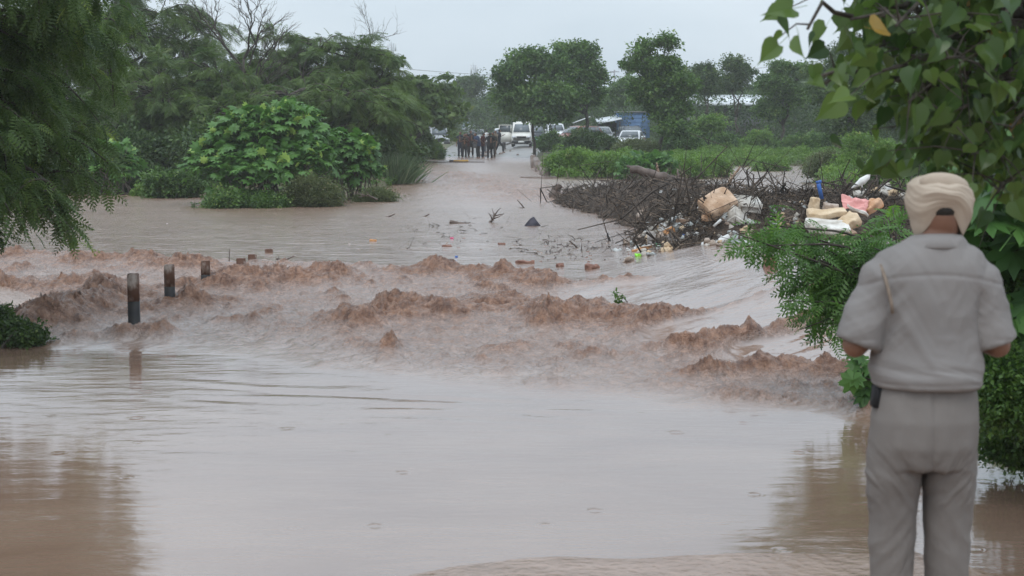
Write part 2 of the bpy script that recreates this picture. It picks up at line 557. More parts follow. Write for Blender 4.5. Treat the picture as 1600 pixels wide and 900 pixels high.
def seg_dist(X, Y, pts, asp=1.0):
    best = np.full(X.shape, 1e9)
    for a, b in zip(pts[:-1], pts[1:]):
        ax, ay = a; dx, dy = b[0] - ax, b[1] - ay
        L = dx * dx + dy * dy
        t = np.clip(((X - ax) * dx + (Y - ay) * dy) / L, 0, 1)
        best = np.minimum(best, np.hypot(X - ax - t * dx, (Y - ay - t * dy) * asp))
    return best
def water_z(X, Y, full=False):
    X = np.asarray(X, float); Y = np.asarray(Y, float)
    xr = xr_(X, Y)
    lift = lift_z(X, Y)      # flood held up behind the right edge of the road
    px, py = pix(X, Y, lift)
    yb = np.interp(px, [0, 130, 300, 500, 700, 1000, 1330, 1700], [560, 552, 552, 580, 612, 634, 655, 670])
    yt = np.interp(px, [0, 300, 500, 700, 900, 1020, 1120, 1200, 1500], [396, 400, 405, 415, 430, 436, 446, 430, 420])
    wob = 12 * fbm(X * .7, Y * .5, 3, 9)
    chop = sstep(0, 60, yb - py + wob) * sstep(0, 14, py - yt + wob * .5)
    sheet = np.zeros_like(X)
    for sx_, s0, s1 in SHEETS:
        a = np.interp(px, sx_, s0); b = np.interp(px, sx_, s1); w_ = 3 * perlin(X * 1.2, Y * 1.2, 55)
        sheet = np.maximum(sheet, sstep(-5, 4, py + w_ - a) * sstep(-5, 4, b - py - w_) * sstep(sx_[0] - 15, sx_[0] + 60, px))
    chop = chop * (1 - .93 * sheet)
    cr = np.zeros_like(X); hh = np.zeros_like(X)
    for pts, w, a in CRESTS:
        x0 = min(p[0] for p in pts) - 3 * w; x1 = max(p[0] for p in pts) + 3 * w
        y0 = min(p[1] for p in pts) - 3 * w; y1 = max(p[1] for p in pts) + 3 * w
        k = (X > x0) & (X < x1) & (Y > y0) & (Y < y1)
        if not k.any(): continue
        wx = X[k] + .22 * perlin(X[k] * 1.7, Y[k] * 1.7, 31); wy = Y[k] + .30 * perlin(X[k] * 1.5, Y[k] * 1.5, 32)
        d = seg_dist(wx, wy, pts) / w
        g = np.exp(-(d ** 2) * 1.5)
        cr[k] = np.maximum(cr[k], g * min(1, .5 + a * 2.5))
        hh[k] = np.maximum(hh[k], g * a)
    cr = cr * (1 - .85 * sheet); hh = hh * (1 - .6 * sheet)
    # extra random lumps over the torrent
    lump = np.clip(fbm(X * .55 + 3, Y * .42, 3, 77) - .12, 0, 1)
    hh = hh + chop * lump * .07
    small = np.clip(fbm(X * 1.5 + 31, Y * .8, 3, 97, .6) - .16, 0, 1) * chop
    hh = hh + small * .07
    cr = np.clip(cr + small * 1.4, 0, 1)
    cr = np.clip(cr + chop * np.clip(lump * .9 - .10, 0, 1), 0, 1)
    wX = X + .18 * perlin(X * 2.1, Y * 2.1, 5); wY = Y + .22 * perlin(X * 1.9, Y * 1.9, 6)
    rough = ridged(wX * 1.7, wY * 1.5, 4, 11, .58)
    fine = ridged(wX * 7.0, wY * 4.6, 4, 41, .66)
    burst = np.clip(fbm(wX * 3.1, wY * 2.6, 2, 47) + .15, 0, 1)
    patch = np.clip(.68 + 1.9 * fbm(wX * 1.1 + 9, wY * .9, 2, 49), .15, 1.5)
    cr = cr * np.clip(.45 + .6 * patch, 0, 1)
    z = lift + hh * patch * (.45 + .30 * rough) + cr * (.02 + .105 * fine * (.45 + 1.6 * burst) + .075 * ridged(wX * 12, wY * 9, 3, 3, .6))
    z = z + chop * (.030 * fbm(wX * 1.1, wY * .9, 4, 21, .55) + .080 * ridged(wX * 2.3, wY * 1.4, 5, 23, .60) - .03)
    # gentle swell of the calm pool and streaks drawn along the current
    calm = 1 - np.clip(chop + cr, 0, 1)
    near = 1 - sstep(20, 60, Y)
    z = z + calm * (.0035 * fbm(X * .8, Y * 1.6, 3, 51) + .012 * sstep(18, 30, Y) * fbm(X * .6, Y * 2.4, 3, 53))
    # bow waves fanning away behind the first post
    vx, vy = G(240, 588)[:2]
    q = (Y - vy) + .18 * (X - vx) + .02 * (X - vx) ** 2
    fan = sstep(0, .8, X - vx) * (1 - sstep(2.6, 4.6, X - vx)) * np.exp(-((q + .9) / .8) ** 2)
    z = z + fan * .0065 * np.sin(q * 15 + 3.5 * perlin(X * .7, Y * .9, 61)) * np.clip(.3 + 2 * perlin(X * .9 + 4, Y * 2.2, 63), 0, 1)
    # falling sheets: long ribs along the flow
    ang = R(48)
    sx = X * math.cos(ang) + Y * math.sin(ang); sy = -X * math.sin(ang) + Y * math.cos(ang)
    z = z + sheet * (.020 * fbm(sx * .35, sy * 2.0, 3, 71) + .0055 * perlin(sx * .8, sy * 9, 73) + .003 * perlin(sx * 1.6, sy * 18, 75))
    if full: return z, chop * (1 - sheet), sheet, np.clip(cr * 1.35 + chop * (1 - sheet) * np.clip(.02 + .62 * ridged(wX * 2.3, wY * 1.4, 4, 23, .60) + .35 * fbm(X * .4, Y * .4, 2, 91), 0, .75), 0, 1)
    return z

ys = []
y = 4.6
while y < 150:
    ys.append(y)
    y += .04 if y < 10.5 else (.034 if y < 26.5 else (.034 + (y - 26.5) * .012))
ys = np.array(ys)
u = np.linspace(-1, 1, 901)
uu = np.where(np.abs(u) < .8, u / .8 * 1.12, np.sign(u) * (1.12 + ((np.abs(u) - .8) / .2) ** 2 * 1.6))
X = uu[None] * (ys[:, None] * .3333 + .3); Y = ys[:, None] * np.ones_like(u)[None]
Zw, chopA, sheetA, churn = water_z(X, Y, True)
nr, nc = X.shape
ii = (np.arange(nr - 1)[:, None] * nc + np.arange(nc - 1)[None]).ravel()
wq = np.stack([ii, ii + 1, ii + nc + 1, ii + nc], -1)
wme = mk_mesh('water', np.stack([X.ravel(), Y.ravel(), Zw.ravel()], -1), [wq], True, None, {'churn': churn.ravel(), 'chop': (chopA * (1 - np.clip(churn, 0, 1) * .5)).ravel()})
def water_mat():
    m = bpy.data.materials.new('flood_water'); m.use_nodes = True
    nt = m.node_tree; N = nt.nodes; L = nt.links
    b = N['Principled BSDF']
    at = N.new('ShaderNodeAttribute'); at.attribute_name = 'churn'
    geo = N.new('ShaderNodeNewGeometry')
    def noise(scale, st, det=4, rough=.55, dist=0.0):
        mpn = N.new('ShaderNodeMapping'); mpn.inputs['Scale'].default_value = st
        L.new(geo.outputs['Position'], mpn.inputs['Vector'])
        n = N.new('ShaderNodeTexNoise'); n.inputs['Scale'].default_value = scale; n.inputs['Detail'].default_value = det
        n.inputs['Roughness'].default_value = rough; n.inputs['Distortion'].default_value = dist
        L.new(mpn.outputs['Vector'], n.inputs['Vector']); return n
    def math_(op, a, b_=None, clamp=False):
        n = N.new('ShaderNodeMath'); n.operation = op; n.use_clamp = clamp
        for i, v in enumerate((a, b_)):
            if v is None: continue
            if isinstance(v, (int, float)): n.inputs[i].default_value = v
            else: L.new(v, n.inputs[i])
        return n.outputs[0]
    silt = noise(.5, (1, 2.2, 1), 5, .6, .6)
    r = N.new('ShaderNodeValToRGB')
    r.color_ramp.elements[0].position = .35; r.color_ramp.elements[0].color = (.20, .124, .088, 1)
    r.color_ramp.elements[1].position = .68; r.color_ramp.elements[1].color = (.25, .165, .12, 1)
    L.new(silt.outputs['Fac'], r.inputs['Fac'])
    mix = N.new('ShaderNodeMixRGB'); L.new(at.outputs['Fac'], mix.inputs['Fac'])
    L.new(r.outputs['Color'], mix.inputs['Color1'])
    spl = noise(7, (1.6, .7, 1), 6, .75, .6)
    r2 = N.new('ShaderNodeValToRGB')
    r2.color_ramp.elements[0].position = .36; r2.color_ramp.elements[0].color = (.12, .052, .028, 1)
    r2.color_ramp.elements[1].position = .66; r2.color_ramp.elements[1].color = (.40, .22, .14, 1)
    L.new(spl.outputs['Fac'], r2.inputs['Fac']); L.new(r2.outputs['Color'], mix.inputs['Color2'])
    L.new(mix.outputs['Color'], b.inputs['Base Color'])
    b.inputs['IOR'].default_value = 2.5
    mr = N.new('ShaderNodeMapRange'); mr.inputs['To Min'].default_value = .07; mr.inputs['To Max'].default_value = .30
    L.new(at.outputs['Fac'], mr.inputs['Value']); L.new(mr.outputs[0], b.inputs['Roughness'])
    sl = N.new('ShaderNodeMapRange'); sl.inputs['To Min'].default_value = .5; sl.inputs['To Max'].default_value = .10
    L.new(at.outputs['Fac'], sl.inputs['Value']); L.new(sl.outputs[0], b.inputs['Specular IOR Level'])
    # ripples
    sep = N.new('ShaderNodeSeparateXYZ'); L.new(geo.outputs['Position'], sep.inputs[0])
    fr_ = N.new('ShaderNodeMapRange'); fr_.inputs['From Min'].default_value = 16; fr_.inputs['From Max'].default_value = 45
    fr_.inputs['To Min'].default_value = 0.0; fr_.inputs['To Max'].default_value = .26
    L.new(sep.outputs['Y'], fr_.inputs['Value'])
    L.new(math_('MAXIMUM', mr.outputs[0], fr_.outputs[0]), b.inputs['Roughness'])
    far = N.new('ShaderNodeMapRange'); far.inputs['From Min'].default_value = 15; far.inputs['From Max'].default_value = 32
    far.inputs['To Min'].default_value = 0.42; far.inputs['To Max'].default_value = 4.5
    L.new(sep.outputs['Y'], far.inputs['Value'])
    n1 = noise(2.2, (1, 3.2, 1), 4, .5, .3)
    n2 = noise(1.0, (4.5, 9, 6), 4, .6, .4)
    n3 = noise(30, (1, 1, 1), 4, .65)
    n4 = noise(9, (1, 1.4, 1), 5, .7, .5)
    a = math_('MULTIPLY', n1.outputs['Fac'], .010)
    a2 = math_('MULTIPLY', n2.outputs['Fac'], .0035)
    base = math_('MULTIPLY', math_('ADD', a, a2), far.outputs[0])
    at2 = N.new('ShaderNodeAttribute'); at2.attribute_name = 'chop'
    n5 = noise(4.0, (1.5, 1, 1), 5, .65, .8)
    chn = math_('MULTIPLY', math_('ADD', math_('MULTIPLY', n3.outputs['Fac'], .018), math_('MULTIPLY', n4.outputs['Fac'], .08)), at.outputs['Fac'])
    chn = math_('ADD', chn, math_('MULTIPLY', math_('MULTIPLY', n5.outputs['Fac'], .11), at2.outputs['Fac']))
    # rings left by rain drops
    vo = N.new('ShaderNodeTexVoronoi'); vo.inputs['Scale'].default_value = 1.7; L.new(geo.outputs['Position'], vo.inputs['Vector'])
    rg_ = N.new('ShaderNodeValToRGB'); e = rg_.color_ramp.elements
    e[0].position = .06; e[0].color = (0, 0, 0, 1); e[1].position = .16; e[1].color = (0, 0, 0, 1)
    for p_, v_ in ((.08, 1), (.10, 0), (.12, .6), (.14, 0)):
        q_ = e.new(p_); q_.color = (v_, v_, v_, 1)
    L.new(vo.outputs['Distance'], rg_.inputs['Fac'])
    hgt = math_('ADD', math_('ADD', base, chn), math_('MULTIPLY', rg_.outputs['Color'], .0016))
    bp = N.new('ShaderNodeBump'); bp.inputs['Strength'].default_value = 1; bp.inputs['Distance'].default_value = 1
    L.new(hgt, bp.inputs['Height']); L.new(bp.outputs['Normal'], b.inputs['Normal'])
    return m
tag(link('water', wme, water_mat()), kind='structure')

# ================================================================ ground
def shore(px):
    return np.interp(px, [-600, 100, 140, 240, 280, 600, 625, 640, 690, 700, 834, 846, 862, 868, 1118, 1132, 1262, 1285, 1400, 1700, 2600],
                         [48, 50, 56, 52, 47, 50, 62, 84, 97, 100, 101, 82, 70, 61, 62, 78, 80, 50, 42, 36, 34])
MOUNDS = [(-8.2, 14.5, 2.6, 4.0, .75), (G(1600, 735)[0] + 1.3, 10.2, 1.5, 3.2, .55), (-9.5, 20, 4, 3, .6), (7.2, 13.2, 3.0, 3.0, .55), (7.0, 9.5, 2.2, 3.0, .5), (5.2, 7.0, 1.6, 3.0, .55), (-5.6, 5.6, 1.6, 3.0, .3)]
def ground_z(X, Y):
    X = np.asarray(X, float); Y = np.asarray(Y, float)
    px = 800 + F * X / np.maximum(Y, 1)
    D = shore(px) + 1.2 * perlin(X * .4, Y * .25, 88)
    z = -.55 + .85 * sstep(-4, 7, Y - D) + .25 * sstep(8, 60, Y - D)
    road = (1 - sstep(1.0, 2.6, np.abs(px - (758 + (Y - 100) * .02)) / 22)) * sstep(94, 104, Y)
    z = np.where(road > 0, z * (1 - road) + road * (-.02 + .07 * sstep(99, 104, Y) + .03 * fbm(X * .8, Y * .3, 3, 5)), z)
    for mx_, my, rx, ry, h in MOUNDS:
        z = np.maximum(z, -.55 + (h + .55) * np.exp(-(((X - mx_) / rx) ** 2 + ((Y - my) / ry) ** 2)))
    yn = np.interp(X, [-3, -1.2, 0, 2.2, 3.2], [6.3, 7.1, 7.95, 8.0, 6.9])
    z = np.maximum(z, -.3 + .31 * sstep(2.2, -.05, Y - yn) + .30 * sstep(0, 3, yn - Y) + .012 * fbm(X, Y, 3, 8))
    z = z + .04 * fbm(X * .3, Y * .3, 3, 12) * sstep(20, 60, Y)
    return z
gy = np.concatenate([np.arange(-20, 3, 1.0), np.arange(3, 30, .15), np.geomspace(30, 2600, 260)])
gu = np.linspace(-1, 1, 321)
GX = np.sign(gu) * np.abs(gu) ** 1.6
GXm = GX[None] * (np.abs(gy)[:, None] * 1.1 + 14); GYm = gy[:, None] * np.ones_like(gu)[None]
GZ = ground_z(GXm, GYm)
gn, gm = GXm.shape
ii = (np.arange(gn - 1)[:, None] * gm + np.arange(gm - 1)[None]).ravel()
ground_mat = pmat('mud_and_grass', (.10, .075, .045), (.07, .095, .035), .6, .9, .05, 3, detail=6)
mud_mat = pmat('wet_mud', (.24, .155, .11), (.31, .21, .155), 3, .12, .015, 14, detail=6)
gme = mk_mesh('ground', np.stack([GXm.ravel(), GYm.ravel(), GZ.ravel()], -1), [np.stack([ii, ii + 1, ii + gm + 1, ii + gm], -1)], True)
gme.materials.append(ground_mat); gme.materials.append(mud_mat)
cy = gy[:-1][:, None] * np.ones(gm - 1)[None]
cx = (GXm[:-1, :-1] + GXm[1:, 1:]) / 2
mi = ((cy < 30)).astype(np.int32).ravel()
gme.polygons.foreach_set('material_index', mi); 
go = bpy.data.objects.new('ground', gme); col.objects.link(go); tag(go, kind='structure')

# muddy road climbing out of the water on the far side
rn = 90; rm = 40
ry_ = np.linspace(96.5, 330, rn)
RXm = []; 
for yy in ry_:
    xl = (np.interp(yy, [96, 103, 110, 150, 330], [640, 655, 690, 712, 738]) - 800) / F * yy
    xr2 = (np.interp(yy, [96, 103, 130, 150, 330], [836, 850, 950, 960, 800]) - 800) / F * yy
    RXm.append(np.linspace(xl, xr2, rm))
RXm = np.array(RXm); RYm = ry_[:, None] * np.ones(rm)[None]
RZ = np.maximum(ground_z(RXm, RYm), -.2) + .0
edge = np.minimum(np.arange(rm), np.arange(rm)[::-1])[None] / 4.0
RZ = -.03 + .12 * sstep(98, 110, RYm) + .05 * fbm(RXm * .5, RYm * .16, 4, 15) + 0 * edge
RZ = np.maximum(RZ, ground_z(RXm, RYm) + .02 - .3 * (edge < .2))
ii = (np.arange(rn - 1)[:, None] * rm + np.arange(rm - 1)[None]).ravel()
rme = mk_mesh('road', np.stack([RXm.ravel(), RYm.ravel(), RZ.ravel()], -1), [np.stack([ii, ii + 1, ii + rm + 1, ii + rm], -1)], True)
rmat = pmat('wet_road', (.10, .088, .075), (.21, .185, .165), .8, .32, .03, 2.0, detail=6, stretch=(1, .35, 1))
tag(link('road', rme, rmat), kind='structure')
def gz(x, y): 
    z = float(ground_z(np.array([x]), np.array([y]))[0])
    return z
def road_z(x, y):
    return max(gz(x, y) + .02, float(-.03 + .12 * sstep(98, 110, np.array(y)) + .05 * fbm(np.array([x]) * .5, np.array([y]) * .16, 4, 15)[0]))
# ================================================================ vegetation
def cl(px, py, rx, ry, d, rd=None):
    """a clump of crown seen at a pixel: centre and radii in metres at depth d"""
    k = d / F
    return (W(px, py, d), np.array([rx * k, (rd if rd else (rx + ry) * .5 * k), ry * k]))
def base_at(px, d): 
    x = (px - 800) / F * d
    return np.array([x, d, max(gz(x, d), -.4) - .05])

rng = np.random.RandomState(3)
# --- near thorn tree hanging over the water on the left
ACG = None
nb = np.array([-7.6, 15.0, gz(-7.6, 15.0)])
def hang_tree(name, label, base, clumps, rng, n_sub, fr_per, L0, fs, mat, tr=.16, fork=None, droop=1.0, T=FROND, stems=1, dead=0, side=0.0):
    """branches end in arching sprays whose feather leaves hang"""
    base = np.asarray(base, float)
    root = empty(name, base, 0, label, 'tree')
    vol = np.array([np.prod(r) for _, r in clumps]) ** (2 / 3.0); share = vol / vol.sum()
    P = []; A = []; Tn = []; mb = MB()
    cen = np.mean([c for c, _ in clumps], axis=0)
    f = np.array(fork, float) if fork is not None else base + (cen - base) * np.array([.3, .3, .35])
    for k in range(stems):
        b = base + rng.normal(0, .35, 3) * np.array([1, 1, 0]) * (stems > 1)
        p = limb_pts(b, f + rng.normal(0, .3, 3) * (stems > 1), rng, 7, .02, .03); p[0, 2] -= .4
        mb.tube(p - base, np.linspace(tr, tr * .7, 7), 9)
    for (c, r), w in zip(clumps, share):
        p = limb_pts(f, c, rng, 8, .08, .05)
        mb.tube(p - base, np.linspace(tr * .6, tr * .14, 8), 6)
        for i in range(max(3, int(n_sub * len(clumps) * w))):
            uvec = rng.normal(size=3); uvec /= np.linalg.norm(uvec)
            q = c + uvec * r * rng.uniform(.35, 1.0)
            st = c + (q - c) * .15
            out = (q - c) * np.array([1, 1, .3]); out /= np.linalg.norm(out) + 1e-6
            out[0] += side; 
            L = L0 * rng.uniform(.6, 1.3)
            m = 9
            t = np.linspace(0, 1, m)
            arc = q[None] + out[None] * (t * L)[:, None] + np.array([0, 0, 1.0])[None] * (L * (.12 * t - .55 * droop * t ** 2))[:, None]
            path = np.concatenate([limb_pts(st, q, rng, 4, .05, .05)[:-1], arc])
            mb.tube(path - base, np.linspace(tr * .14, .005, len(path)), 4, cap=False)
            tone = .42 + rng.uniform(-.2, .2)
            kf = int(fr_per * rng.uniform(.7, 1.3))
            tt = rng.uniform(0.05, 1, kf)
            idx = tt * (m - 1); i0 = np.minimum(idx.astype(int), m - 2); fr = (idx - i0)[:, None]
            pp = arc[i0] * (1 - fr) + arc[i0 + 1] * fr
            sd = rng.normal(size=(kf, 3)) * np.array([1, 1, .4]); 
            pp = pp + sd * L0 * .07
            aa = sd * .7 + out[None] * .6; aa[:, 2] -= (.35 + .6 * tt) * droop
            P.append(pp); A.append(aa); Tn.append(tone + rng.normal(0, .2, kf) + .12 * (1 - tt))
    P = np.concatenate(P); A = np.concatenate(A); Tn = np.concatenate(Tn)
    Nn = rng.normal(0, .45, P.shape); Nn[:, 2] += .8
    foliage('crown', P - base, A, Nn, fs * rng.uniform(.7, 1.25, len(P)), T, Tn, mat, root)
    mb.build('trunk', M['bark'], root, smooth=True)
    return root

hang_tree('thorn_tree', 'nearest drooping thorn tree, its feathery twigs hanging into the flood', nb,
    [cl(20, 60, 90, 80, 17), cl(100, 80, 70, 60, 18.5), cl(0, 200, 70, 80, 16), cl(55, 200, 50, 60, 17.5), cl(30, 290, 50, 40, 16),
     cl(85, 295, 22, 22, 15.5), cl(22, 305, 30, 20, 15.2), cl(-140, 60, 150, 260, 15), cl(60, -170, 110, 180, 15.5), cl(-60, -420, 170, 180, 14.5), cl(165, 30, 50, 40, 19),
     cl(-180, -380, 120, 180, 13.5), cl(-120, 330, 90, 60, 15)],
    rng, 34, 40, .60, .22, M['acacia'], .17, fork=(-6.6, 15.6, 2.2), droop=1.0, T=FROND_FINE)
# thin dark stems hanging below it
hang_tree('thorn_tree', 'bushy thorn tree standing just behind the nearest drooping one', (-17, 62, .3),
    [cl(60, 70, 110, 70, 62), cl(190, 60, 75, 55, 62), cl(80, 170, 100, 50, 60), cl(190, 130, 75, 50, 61), cl(285, 70, 50, 45, 64), cl(-60, 130, 120, 110, 60), cl(60, 220, 90, 30, 58), cl(265, 140, 60, 40, 62), cl(250, 20, 60, 30, 62), cl(310, 45, 30, 25, 63), cl(150, -20, 80, 50, 62)],
    rng, 46, 40, 1.3, .42, M['acacia_far'], .2, droop=.9)
# wide thorn trees further back on the left bank
BK = [
 ('tallest spreading thorn tree, its domed crown rising behind the castor bushes', [cl(430, 95, 50, 40, 66), cl(500, 78, 60, 30, 66), cl(555, 95, 50, 34, 66), cl(595, 130, 34, 26, 66), cl(470, 130, 80, 36, 64), cl(550, 150, 70, 30, 64), cl(380, 130, 40, 40, 66)], 66, 520, 40, 30),
 ('low umbrella-shaped thorn tree right behind the big castor bush', [cl(370, 160, 70, 20, 57), cl(450, 148, 65, 20, 57), cl(530, 155, 65, 22, 57), cl(600, 165, 45, 22, 58), cl(320, 180, 70, 28, 56), cl(580, 185, 50, 26, 57)], 57, 450, 44, 30),
 ('thorn tree beside the roadside weeds on the left bank, sloping down to the road', [cl(625, 135, 38, 20, 88), cl(665, 152, 30, 20, 90), cl(640, 175, 40, 20, 88), cl(600, 165, 40, 30, 85), cl(682, 178, 20, 14, 92)], 88, 640, 30, 26),
 ('shaded thorn tree between the bushy tree and the tall spreading one', [cl(250, 150, 90, 60, 57), cl(340, 120, 50, 45, 58), cl(310, 190, 90, 45, 57), cl(200, 215, 70, 45, 56), cl(380, 200, 50, 40, 57)], 57, 290, 46, 32),
]
for lab, cs, d, px, ns, fp in BK:
    hang_tree('thorn_tree', lab, base_at(px, d), cs, rng, ns, fp, d * .015, d * .0062, M['acacia_far'], .22, droop=.85, T=PAIR if d > 75 else FROND_BIG, stems=2)
# undergrowth shade behind castor bushes
def bush(name, label, px, d, w, h, T, ls, mat, n_sub=26, per=55, sr=.3, rng=rng, cat='bush', group=None, nclump=6, dz=0, up=.6, droop=-.2):
    b = base_at(px, d); b[2] = max(b[2], -.1) + dz
    cs = []
    for i in range(nclump):
        fx = (i + .5) / nclump * 2 - 1 + rng.uniform(-.16, .16)
        hh = h * (1 - .35 * fx * fx) * rng.uniform(.55, 1.12)
        cs.append((b + np.array([fx * w * .36, rng.uniform(-.15, .15) * w, hh * .48]), np.array([w / nclump * .95, w * .3, hh * .5])))
    return make_tree(name, label, cat, b, cs, rng, T, ls, mat, n_sub=n_sub, per_sub=per, sub_r=sr, trunk_r=max(.03, h * .025), stems=3, group=group, up=up, shell=.55, zmin=b[2] - .05, droop=droop, crown_name='foliage', fork=b + np.array([0, 0, h * .12]))
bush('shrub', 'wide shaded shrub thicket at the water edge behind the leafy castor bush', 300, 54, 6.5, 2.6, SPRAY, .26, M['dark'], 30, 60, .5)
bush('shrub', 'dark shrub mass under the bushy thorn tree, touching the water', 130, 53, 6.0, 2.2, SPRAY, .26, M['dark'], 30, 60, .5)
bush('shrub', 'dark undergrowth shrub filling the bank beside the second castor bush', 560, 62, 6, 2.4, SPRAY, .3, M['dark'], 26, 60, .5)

# --- castor bushes standing in the water
def castor(label, px, d, parts, n, ls, seed, smooth=1):
    rg = np.random.RandomState(seed)
    b = np.array([(px - 800) / F * d, d, -.15])
    root = empty('castor_bush', b, 0, label, 'bush')
    P = []; A = []; Nn = []; Tn = []; mb = MB()
    tot = sum(q[2] * q[3] for q in parts)
    for (qx, qy, rx, ry, dd) in parts:
        c, r = cl(qx, qy, rx, ry, dd)
        k = int(n * rx * ry / tot)
        uvec = rg.normal(size=(k, 3)); uvec[:, 1] -= .25; uvec[:, 2] = np.where(uvec[:, 2] < -.5, -uvec[:, 2], uvec[:, 2])
        uvec /= np.linalg.norm(uvec, axis=1)[:, None]
        tuft = np.floor(rg.uniform(0, 40, k)).astype(int)
        tc_ = rg.normal(size=(40, 3)); tc_ /= np.linalg.norm(tc_, axis=1)[:, None]; tc_[:, 2] = np.abs(tc_[:, 2]) * 1.1 - .15
        uvec = .55 * uvec + .75 * tc_[tuft]; uvec /= np.linalg.norm(uvec, axis=1)[:, None]
        rr = rg.uniform(.66, 1.16, k)
        p = c + uvec * r * rr[:, None]
        p[:, 2] = np.maximum(p[:, 2], .05)
        P.append(p)
        out = uvec * np.array([1, 1, .4]) + rg.normal(0, .35, (k, 3)); out[:, 2] -= .25; A.append(out)
        nn = uvec * .8 + rg.normal(0, .3, (k, 3)); nn[:, 2] += .75; Nn.append(nn)
        young = (rg.rand(k) < .10 * (uvec[:, 2] > .25))
        Tn.append(np.where(young, .97, .25 + .4 * rr * 0 + rg.uniform(0, .5, k)))
        for i in range(9):
            q = p[rg.randint(k)]
            s_ = b + np.array([(c[0] - b[0]) * .6 + rg.normal(0, .3), rg.normal(0, .3), 0])
            pp = limb_pts(s_, q, rg, 6, .05, .04)
            mb.tube(pp - b, np.linspace(.035, .01, 6), 5)
    P = np.concatenate(P); A = np.concatenate(A); Nn = np.concatenate(Nn); Tn = np.concatenate(Tn)
    # young tufts stand up
    yg = Tn > .9; A[yg, 2] += 1.2
    foliage('foliage', P - b, A, Nn, ls * rg.uniform(.6, 1.2, len(P)) * np.where(yg, .75, 1), CASTOR, Tn, M['castor'], root)
    k = 1500
    mb.build('stem', M['bark_pale'], root, smooth=True)
    return root
castor('largest castor bush, a big dome of star-shaped leaves standing in the flood', 400, 44,
       [(400, 235, 70, 62, 44.5), (450, 225, 62, 60, 45), (350, 265, 55, 45, 44), (410, 275, 80, 38, 43.5), (480, 265, 45, 45, 44)], 2000, .37, 5)
castor('smaller castor bush growing against the dome of the largest castor bush', 550, 47,
       [(545, 258, 48, 50, 47), (515, 255, 40, 48, 47), (570, 275, 26, 32, 47)], 820, .37, 6)
castor('castor bush under the thorn branches at the far water edge', 175, 50,
       [(175, 258, 42, 34, 50), (150, 250, 32, 26, 50), (195, 270, 25, 24, 50)], 420, .44, 7)
bush('bush', 'low fine-leaved bush nestled at the foot of the largest castor bush', 385, 42.5, 2.4, .55, SPRAY, .14, M['broad'], 16, 70, .22)
bush('bush', 'drying feathery bush between the two joined castor bushes', 492, 43.0, 1.3, 1.1, SPRAY_W, .16, M['olive'], 14, 70, .25)
bush('bush', 'pale bush at the side of the largest castor bush, near the open water', 272, 48, 1.6, 1.2, SPRAY, .18, M['broad'], 12, 60, .22)
bush('bush', 'tiny bush standing alone in the backwater under the trees', 228, 49, .8, .55, SPRAY, .14, M['weed'], 8, 40, .14)
bush('bush', 'dry brown bush at the foot of the smaller castor bush', 585, 45.5, 1.2, .45, SPRAY_W, .14, M['olive'], 10, 40, .2)

def grass_clump(label, px, d, w, h, n, seed, mat=M['grass'], bl=1.0, name='grass_tuft', zb=None, arch=.8):
    rg = np.random.RandomState(seed)
    b = base_at(px, d); b[2] = max(b[2], -.05) if zb is None else zb
    P = np.stack([rg.normal(0, w * .22, n), rg.normal(0, w * .2, n), np.zeros(n)], -1)
    A = P * arch / w * 2 + rg.normal(0, .22, (n, 3)); A[:, 2] = 1
    Nn = rg.normal(0, 1, (n, 3)); Nn[:, 2] = -.3
    o = foliage(name, P, A, Nn, h * rg.uniform(.6, 1.1, n), BLADE, rg.uniform(.1, .95, n), mat)
    o.location = tuple(b)
    return tag(o, label, 'grass')
grass_clump('tall pale grass tuft arching over the water beside the castor bushes', 610, 58, 1.7, 1.15, 900, 2)
grass_clump('shorter grass tuft spreading at the water edge, nearer the road', 630, 64, 1.1, .6, 400, 3)
# roadside weeds, left bank
bush('bush', 'grey-green roadside bush hiding most of the silver van', 650, 92, 2.6, 1.75, SPRAY, .22, M['weed'], 22, 70, .3)
bush('bush', 'taller leafy bush at the roadside under the sloping thorn tree', 622, 90, 3.0, 2.1, SPRAY, .24, M['broad'], 22, 70, .35)
bush('bush', 'small dark bush at the very edge of the far road', 676, 96, 1.2, 1.3, SPRAY, .2, M['broad'], 14, 60, .22)
bush('bush', 'low yellowish weeds beside the far muddy verge', 700, 150, 2.6, 1.2, SPRAY, .25, M['weed'], 12, 50, .3)

# --- middle trees
def tree_c(label, px, d, cs, T=SPRAY, ls=.3, mat='broad', ns=22, per=60, sr=.40, tr=.14, name='tree', fork=None, group=None, stems=1, seed=1, shell=.5, droop=.15):
    rg = np.random.RandomState(seed)
    return make_tree(name, label, 'tree', base_at(px, d), [cl(*c) for c in cs], rg, T, ls, M[mat], n_sub=ns, per_sub=per, sub_r=sr, trunk_r=tr, fork=fork, group=group, stems=stems, shell=shell, droop=droop)
tree_c('leafy roadside tree in front of the parked vans, with a thin dark trunk', 834, 96,
       [(830, 95, 30, 22, 96), (800, 115, 30, 24, 96), (862, 105, 24, 28, 96), (815, 150, 44, 28, 96), (855, 150, 40, 30, 95), (790, 145, 22, 20, 97), (830, 172, 34, 16, 95), (850, 182, 18, 8, 94)],
       ls=.36, ns=22, per=40, sr=.46, tr=.11, fork=W(834, 190, 96), seed=11)
tree_c('second roadside tree, its crown reaching highest above the white hatchback', 918, 99,
       [(892, 78, 22, 16, 99), (915, 85, 22, 18, 99), (905, 110, 34, 20, 99), (925, 120, 20, 16, 99), (890, 145, 34, 22, 98), (915, 150, 26, 18, 100), (875, 170, 26, 16, 98)],
       ls=.36, ns=20, per=38, sr=.44, tr=.15, fork=W(916, 178, 99), seed=12)
